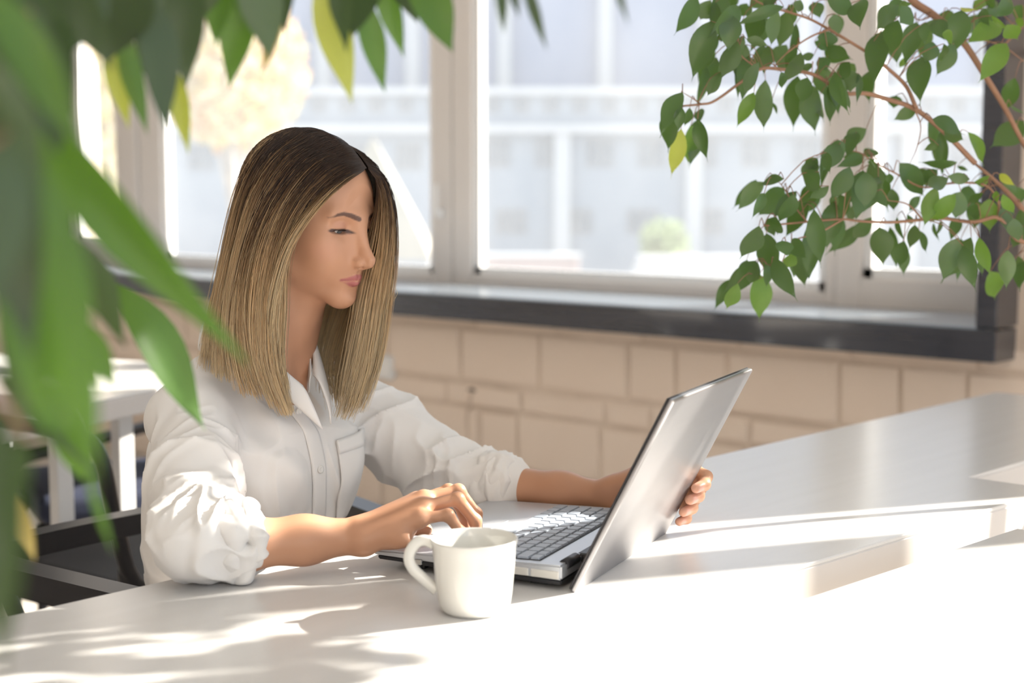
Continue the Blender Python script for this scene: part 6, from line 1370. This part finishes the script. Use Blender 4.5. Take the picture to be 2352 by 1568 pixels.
# button band, buttons, pocket
ys = lambda z: -.016 + .020 * float(smooth01(np.array(.93 - z), 0, .11)) + max(0, .82 - z) * .02
grid = []
for z in np.linspace(.935, .56, 75):
    c = ys(z); row = []
    for y in np.linspace(-.014, .014, 7): row.append(on_front(c + y, z, .0030 if abs(y) < .0135 else .0012))
    grid.append(row)
shell('button_band', smooth_grid(grid, 2), M_shirt, .0014)
M_button = mat('pearl button', (0.82, 0.80, 0.77), 0.25, 0.5, noise=(200, 0.3, (0.75, 0.73, 0.7), (1, 1, 1)))
for z in (.905, .828, .750, .672):
    p = on_front(ys(z), z, .0042); w = b2w(p)
    b_ = MB()
    b_.lathe([(0, .0010), (.0022, .0012), (.0040, .0020), (.0054, .0016), (.0056, .0004), (.0050, -.001)], 18)
    o = b_.build('button', M_button); to_person(o)
    n_ = Vector(b2w(p + np.array([1, 0, 0.05])) - w).normalized()
    o.matrix_basis = Matrix.Translation(Vector(w)) @ n_.to_track_quat('Z', 'Y').to_matrix().to_4x4()
grid = []
for z in np.linspace(.862, .742, 26):
    row = []
    for y in np.linspace(.038, .122, 22):
        cut = .010 * max(0, 1 - (z - .745) / .012) if abs(y - .093) > .03 else 0
        row.append(on_front(y, z + (.004 * math.sin((y - .038) * 20)), .0034))
    grid.append(row)
G = smooth_grid(grid, 5)
shell('pocket', G, M_shirt, .0014)
hem = G[:5] + np.array([.0014, 0, .0012]); shell('pocket_hem', hem, M_shirt, .0014)

# rolled cuffs: fat uneven rolls of cloth round the forearms
def cuff(center, axis, r, rings, seed):
    axis = axis / np.linalg.norm(axis)
    u = np.cross(axis, (0, 0, 1.0)); u /= np.linalg.norm(u); w = np.cross(axis, u)
    R_ = r + .03
    f = Field(center - R_ - .03, center + R_ + .03, .0018)
    rr = random.Random(seed)
    for (x, dr, tr, tu, tw) in rings:
        ph = rr.uniform(0, 6.28); n = 26; pts = []
        for i in range(n + 1):
            a = 2 * math.pi * i / n
            d = u * math.cos(a) + w * math.sin(a)
            rad = r + dr + .0028 * math.sin(3 * a + ph) + .0018 * math.sin(5 * a + 2 * ph)
            pts.append(center + axis * (x + tu * math.cos(a) + tw * math.sin(a) + .0025 * math.sin(4 * a + ph)) + d * rad)
        for i in range(n):
            k1 = 1 + .16 * math.sin(i * .8 + ph); k2 = 1 + .16 * math.sin((i + 1) * .8 + ph)
            f.put(p_cone(pts[i], pts[(i + 1)], tr * k1, tr * k2), .004)
    def wr(P, d):
        q = P - center; t = q @ axis; th = np.arctan2(q @ w, q @ u)
        c = np.stack([t / .022, 1.8 * np.cos(th) + seed, 1.8 * np.sin(th)], 1)
        return -.0026 * (1 - np.abs(vnoise(c, 1.0, 3)) * 2.4) - .0014 * (1 - np.abs(vnoise(P, 60, 4)) * 2)
    f.displace(wr, .008)
    V, Q = f.mesh()
    return to_person(np_mesh('rolled_cuff', b2w(rest_on_table(sm_mesh(V, Q, 1, .3))), Q, M_shirt))
ra = r_cuff - re_; la = l_cuff - le_
cuff(r_cuff + np.array([0, 0, .007]), ra, .034, [(.012, .0, .0085, .004, -.003), (-.002, .004, .0095, -.003, .004), (-.018, .005, .0085, .005, .004)], 3)
cuff(l_cuff + np.array([0, 0, .002]), la, .036, [(.016, .0, .0065, .003, .0), (.004, .002, .0075, .003, .0), (-.009, .0025, .0075, .002, .001), (-.022, .002, .007, .001, .0)], 5)
# dark trousers
M_trouser = mat('dark blue trousers', (0.035, 0.045, 0.075), 0.8, 0.3, noise=(80, 0.5, (0.05, 0.06, 0.10), (1, 1, 1)))
f = Field((-.22, -.27, .30), (.56, .27, .66), .008)
f.put(p_ell((-.01, 0, .56), (.125, .165, .10)))
for s in (-1, 1):
    f.put(p_cone((-.01, .09 * s, .54), (.42, .10 * s, .54), .08, .064), .05)
V, Q = f.mesh()
to_person(np_mesh('trousers', b2w(V), Q, M_trouser))
# ------------------------------------------------------------------ hair
# guide locks, root to tip, in world metres: her right side, her left side, and the fair locks that frame the face
GR = [
 [(-1.4260, 1.2457, 1.2355), (-1.4062, 1.1971, 1.2276), (-1.4092, 1.1615, 1.2083), (-1.4205, 1.1362, 1.1795), (-1.4328, 1.1201, 1.1458), (-1.4429, 1.1160, 1.1041), (-1.4524, 1.1201, 1.0474), (-1.4583, 1.1199, 0.9848), (-1.4421, 1.1258, 0.9163)],
 [(-1.4413, 1.2470, 1.2496), (-1.4154, 1.1758, 1.2346), (-1.4202, 1.1293, 1.1982), (-1.4348, 1.1052, 1.1516), (-1.4475, 1.0973, 1.0990), (-1.4559, 1.0957, 1.0431), (-1.4590, 1.1008, 0.9807), (-1.4418, 1.1163, 0.9156)],
 [(-1.4612, 1.2444, 1.2651), (-1.4329, 1.1580, 1.2441), (-1.4362, 1.1071, 1.1955), (-1.4517, 1.0850, 1.1379), (-1.4634, 1.0776, 1.0826), (-1.4698, 1.0785, 1.0322), (-1.4665, 1.0844, 0.9815), (-1.4532, 1.0995, 0.9305)],
 [(-1.4866, 1.2431, 1.2786), (-1.4621, 1.1459, 1.2545), (-1.4668, 1.0996, 1.1983), (-1.4785, 1.0797, 1.1319), (-1.4879, 1.0711, 1.0819), (-1.4960, 1.0677, 1.0313), (-1.4949, 1.0685, 0.9891), (-1.4865, 1.0711, 0.9500)],
 [(-1.5180, 1.2426, 1.2878), (-1.5100, 1.1584, 1.2702), (-1.5155, 1.1191, 1.2212), (-1.5229, 1.1010, 1.1589), (-1.5337, 1.0937, 1.1076), (-1.5427, 1.0852, 1.0561), (-1.5413, 1.0735, 1.0110), (-1.5333, 1.0654, 0.9664)],
 [(-1.5449, 1.2454, 1.2906), (-1.5625, 1.1855, 1.2743), (-1.5774, 1.1577, 1.2224), (-1.5843, 1.1425, 1.1576), (-1.5899, 1.1294, 1.0988), (-1.5917, 1.1138, 1.0462), (-1.5889, 1.0968, 1.0032), (-1.5840, 1.0827, 0.9665)],
 [(-1.5629, 1.2560, 1.2899), (-1.6133, 1.2337, 1.2695), (-1.6419, 1.2198, 1.2116), (-1.6464, 1.2064, 1.1438), (-1.6363, 1.1862, 1.0769), (-1.6228, 1.1641, 1.0236), (-1.6165, 1.1515, 0.9883), (-1.6177, 1.1483, 0.9732)],
]
GL = [
 [(-1.4257, 1.2486, 1.2344), (-1.4134, 1.2529, 1.2216), (-1.4041, 1.2520, 1.1917), (-1.3989, 1.2469, 1.1585), (-1.4044, 1.2453, 1.1239), (-1.4228, 1.2486, 1.0826), (-1.4328, 1.2411, 1.0239), (-1.4387, 1.2269, 0.9598), (-1.4311, 1.2105, 0.9080)],
 [(-1.4320, 1.2541, 1.2369), (-1.4223, 1.2686, 1.2266), (-1.4183, 1.2780, 1.1976), (-1.4144, 1.2763, 1.1579), (-1.4136, 1.2688, 1.1172), (-1.4173, 1.2591, 1.0707), (-1.4193, 1.2493, 1.0125), (-1.4202, 1.2338, 0.9549), (-1.4228, 1.2064, 0.9017)],
 [(-1.4425, 1.2587, 1.2424), (-1.4470, 1.2938, 1.2284), (-1.4470, 1.3093, 1.1900), (-1.4429, 1.3067, 1.1423), (-1.4401, 1.2956, 1.0919), (-1.4380, 1.2835, 1.0388), (-1.4331, 1.2674, 0.9865), (-1.4277, 1.2456, 0.9413), (-1.4288, 1.2229, 0.9033)],
 [(-1.4626, 1.2624, 1.2563), (-1.4831, 1.3165, 1.2383), (-1.4849, 1.3354, 1.1870), (-1.4863, 1.3327, 1.1258), (-1.4856, 1.3182, 1.0650), (-1.4796, 1.2960, 1.0115), (-1.4697, 1.2707, 0.9594), (-1.4547, 1.2376, 0.9157)],
 [(-1.4906, 1.2657, 1.2700), (-1.5193, 1.3258, 1.2513), (-1.5259, 1.3521, 1.1869), (-1.5277, 1.3395, 1.1060), (-1.5281, 1.3102, 1.0449), (-1.5227, 1.2806, 0.9913), (-1.5008, 1.2537, 0.9461), (-1.4749, 1.2391, 0.9136)],
 [(-1.5183, 1.2620, 1.2814), (-1.5656, 1.3251, 1.2615), (-1.5792, 1.3436, 1.1868), (-1.5705, 1.3184, 1.0928), (-1.5564, 1.2814, 1.0263), (-1.5443, 1.2588, 0.9791), (-1.5310, 1.2475, 0.9564)],
 [(-1.5438, 1.2598, 1.2882), (-1.6056, 1.3017, 1.2619), (-1.6335, 1.3067, 1.1868), (-1.6205, 1.2786, 1.0926), (-1.6012, 1.2464, 1.0259), (-1.5914, 1.2225, 0.9847), (-1.5866, 1.2109, 0.9674)],
]
def skull_push(P, off):
    """keep strands outside the skull"""
    L = w2h(P); c = np.array([-14, 0, 32]) * mm; r = np.array([92, 72, 80]) * mm + off
    q = (L - c) / r; n = np.linalg.norm(q, axis=-1, keepdims=True)
    inside = (n < 1)
    c2 = np.array([30, 0, 26]) * mm; r2 = np.array([59, 60, 58]) * mm + off
    L = np.where(inside, c + q / np.maximum(n, 1e-6) * r, L)
    q2 = (L - c2) / r2; n2 = np.linalg.norm(q2, axis=-1, keepdims=True)
    L = np.where(n2 < 1, c2 + q2 / np.maximum(n2, 1e-6) * r2, L)
    return h2w(L)
def sample_guides(G, n):
    out = []
    for g in G:
        P = np.array(bezier(g, 120))
        d = np.r_[0, np.cumsum(np.linalg.norm(np.diff(P, axis=0), axis=1))]
        out.append(np.stack([np.interp(np.linspace(0, d[-1], n), d, P[:, k]) for k in range(3)], 1))
    return np.array(out)
def strands(G, count, NP, rng, spread, layers, clumps):
    A = sample_guides(G, NP); m = len(A) - 1
    t = np.linspace(0, 1, NP)
    S = []; prm = []
    cl = np.sort(rng.uniform(0, m, clumps)); cl_off = rng.normal(size=(clumps, 3)); cl_len = rng.uniform(.86, 1.03, clumps); cl_l = rng.uniform(0, 1, clumps)
    for i in range(count):
        c = rng.integers(clumps)
        u0 = rng.uniform(0, m); u1 = np.clip(cl[c] + rng.normal() * .10, 0, m - 1e-4)
        # strands start evenly over the scalp and gather into locks towards the tips
        k = np.clip((t - .12) / .55, 0, 1) ** 1.2 * .72
        if abs(u0 - u1) > .5: u0 = u1 + rng.normal() * .25
        u = np.clip(u0 * (1 - k) + u1 * k, 0, m - 1e-4)
        j = u.astype(int); w = (u - j)[:, None]; ar = np.arange(NP)
        P = A[j, ar] * (1 - w) + A[j + 1, ar] * w
        lay = rng.random() ** 1.6
        S.append(P); prm.append((c, lay, rng.random(), u1 / m, rng.normal(), cl_len[c], cl_l[c]))
        env = np.sin(np.pi * np.clip(t * 1.0, 0, 1)) ** .5
        tang = np.gradient(P, axis=0); tang /= np.linalg.norm(tang, axis=1, keepdims=True)
        off = cl_off[c] * spread * .8 + rng.normal(size=3) * spread * .55
        off = off - tang * (tang @ off)[:, None]
        wav = rng.normal(size=3) * .0022
        P = P + off * np.clip(t * 2.2, 0, 1)[:, None] + wav * np.sin(t * (5 + 4 * rng.random()) + rng.random() * 6)[:, None] * t[:, None]
        S[-1] = P
        # inner layers sit closer to the middle of the head
        ctr = H_O + np.array([-.02, 0, 0])
        inw = ctr - P; inw[:, 2] = 0; inw /= np.linalg.norm(inw, axis=1, keepdims=True)
        S[-1] = S[-1] + inw * (lay * layers * np.clip((t - .05) * 4, 0, 1))[:, None]
        ln = prm[-1][5] * (1 - .20 * rng.random() ** 2.5)
        if ln < 1:
            d = np.linspace(0, min(ln, 1), NP) * (NP - 1); q = S[-1]
            S[-1] = np.stack([np.interp(d, np.arange(NP), q[:, a]) for a in range(3)], 1)
    S = np.array(S)
    off = rng.uniform(.003, .010, (count, 1, 1))
    n = S.shape[1]; top = max(4, int(n * .55))
    S[:, :top] = skull_push(S[:, :top], off)
    return S, np.array(prm)

BROWN = np.array([0.070, 0.040, 0.028]); MID = np.array([0.34, 0.19, 0.085]); BLOND = np.array([0.88, 0.65, 0.38]); PALE = np.array([1.0, 0.84, 0.58])
def hair_mesh(name, S, prm, r0, r1, front):
    """three-sided tapering tubes"""
    N, n, _ = S.shape
    T = np.gradient(S, axis=1); T /= np.linalg.norm(T, axis=2, keepdims=True)
    ref = np.array([.68, -.73, .1]); A = np.cross(T, ref); A /= np.maximum(np.linalg.norm(A, axis=2, keepdims=True), 1e-6); B = np.cross(T, A)
    t = np.linspace(0, 1, n)
    rad = (r0 + (r1 - r0) * t ** 2)[None, :, None]
    V = np.stack([S + (A * math.cos(w) + B * math.sin(w)) * rad for w in (0, 2.094, 4.189)], 2)      # N,n,3,3
    i = np.arange(N)[:, None, None] * n * 3; j = np.arange(n - 1)[None, :, None] * 3; k = np.arange(3)[None, None, :]; k2 = (k + 1) % 3
    Q = np.stack([i + j + k, i + j + k2, i + j + 3 + k2, i + j + 3 + k], -1).reshape(-1, 4)
    # colour: dark roots, blond lengths, paler towards the tips; locks differ
    g = prm[:, 6][:, None] * .34 + prm[:, 2][:, None] * .08 - .04 + front(prm)[:, None]
    x = t[None, :] + g - .16
    a = smooth01(x, .22, .44)[..., None]; b = smooth01(x, .36, .66)[..., None]; c = smooth01(x, .62, 1.0)[..., None]
    C = BROWN * (1 - a) + MID * a; C = C * (1 - b) + BLOND * b; C = C * (1 - c) + PALE * c
    lo = (prm[:, 2] < .18)[:, None, None]; C = np.where(lo, C * .72, C)                               # low-lights
    C = C * (1 - .15 * prm[:, 1][:, None, None])
    C = C * (.85 + .3 * np.random.RandomState(4).rand(N)[:, None, None])
    C = np.repeat(C[:, :, None, :], 3, 2).reshape(-1, 3)
    C = np.concatenate([C, np.ones((len(C), 1))], 1)
    o = to_person(np_mesh(name, V.reshape(-1, 3), Q, M_hair, None, {'paint': C}))
    o['kind'] = 'stuff'
    return o
def hair_material():
    m = mat('blond hair with brown roots', (.3, .2, .1), 0.38, 0.5)
    nt = m.node_tree; N = nt.nodes; L = nt.links; b = N['Principled BSDF']
    at = N.new('ShaderNodeAttribute'); at.attribute_name = 'paint'
    L.new(at.outputs['Color'], b.inputs['Base Color'])
    tl = N.new('ShaderNodeBsdfTranslucent'); L.new(at.outputs['Color'], tl.inputs['Color'])
    ms = N.new('ShaderNodeMixShader'); ms.inputs['Fac'].default_value = 0.42
    L.new(b.outputs['BSDF'], ms.inputs[1]); L.new(tl.outputs['BSDF'], ms.inputs[2])
    L.new(ms.outputs['Shader'], N['Material Output'].inputs['Surface'])
    return m
M_hair = hair_material()
hr = np.random.default_rng(12)
S, prm = strands(GR, 8800, 16, hr, .0042, .022, 90)
hair_mesh('hair', S, prm, .00038, .00022, lambda p: -.10 + .16 * np.exp(-(p[:, 3] / .07) ** 2) + .20 * np.clip((p[:, 3] - .55) * 4, 0, 1) + .05 * p[:, 4])
S, prm = strands(GL, 3600, 16, hr, .0046, .020, 55)
hair_mesh('hair', S, prm, .00038, .00020, lambda p: .06 + .16 * (1 - np.clip(p[:, 3] * 2.2, 0, 1)) + .02 * p[:, 4])
GF = [[(-1.4245, 1.2414, 1.2343), (-1.3999, 1.1888, 1.2240), (-1.4001, 1.1497, 1.2005), (-1.4126, 1.1227, 1.1675), (-1.4240, 1.1048, 1.1348), (-1.4350, 1.0946, 1.0941), (-1.4450, 1.0903, 1.0496), (-1.4484, 1.0974, 1.0043)],
      [(-1.4252, 1.2405, 1.2320), (-1.3979, 1.1899, 1.2185), (-1.3988, 1.1556, 1.1950), (-1.4091, 1.1310, 1.1642), (-1.4192, 1.1148, 1.1346), (-1.4293, 1.1053, 1.0938), (-1.4401, 1.1028, 1.0380), (-1.4476, 1.1088, 0.9809)]]
S, prm = strands(GF, 100, 16, hr, .0030, .004, 9)          # the fair locks that frame the face
hair_mesh('hair', S, prm, .00038, .00020, lambda p: .10 + .07 * p[:, 4])
# scalp cap under the strands
f = Field((-.125, -.1, -.09), (.105, .1, .13), .0026)
f.put(E((-14, 0, 32), (94, 74, 81.5)))
f.put(E((28, 0, 27), (59, 60, 56)), .006)
f.put(E((-40, 0, -20), (62, 66, 70)), .03)
# leave the face free: hairline runs from the parting over the temples to the ears
f.put(p_ell(np.array((112, 0, -28)) * mm, np.array((76, 92, 114)) * mm), .006, 's')
V, Q = f.mesh()
C = np.tile(np.r_[BROWN * .9, 1], (len(V), 1))
cap = to_person(np_mesh('hair_roots', h2w(sm_mesh(V, Q, 1, .4)), Q, M_hair, None, {'paint': C}))
# a few loose flyaway hairs
fl = MB()
for (a, b_, c) in (((-1.4334, 1.2664, 1.1344), (-1.4056, 1.2723, 1.0881), (-1.4027, 1.2551, 1.0423)), ((-1.4272, 1.2753, 1.1578), (-1.4129, 1.2823, 1.1110), (-1.4124, 1.2749, 1.0525)), ((-1.5275, 1.1209, 1.2156), (-1.5397, 1.1003, 1.1473), (-1.5540, 1.0891, 1.0611)), ((-1.4204, 1.2722, 1.0876), (-1.4076, 1.2819, 1.0712), (-1.4098, 1.2781, 1.0583))):
    fl.tube(bezier([a, b_, c], 12), .00022, 4, caps=False)
o = to_person(fl.build('flyaway_hair', mat('pale single hair', (.6, .45, .25), .4, noise=(50, .2, (.5, .38, .2), (1, 1, 1))))); o['kind'] = 'stuff'
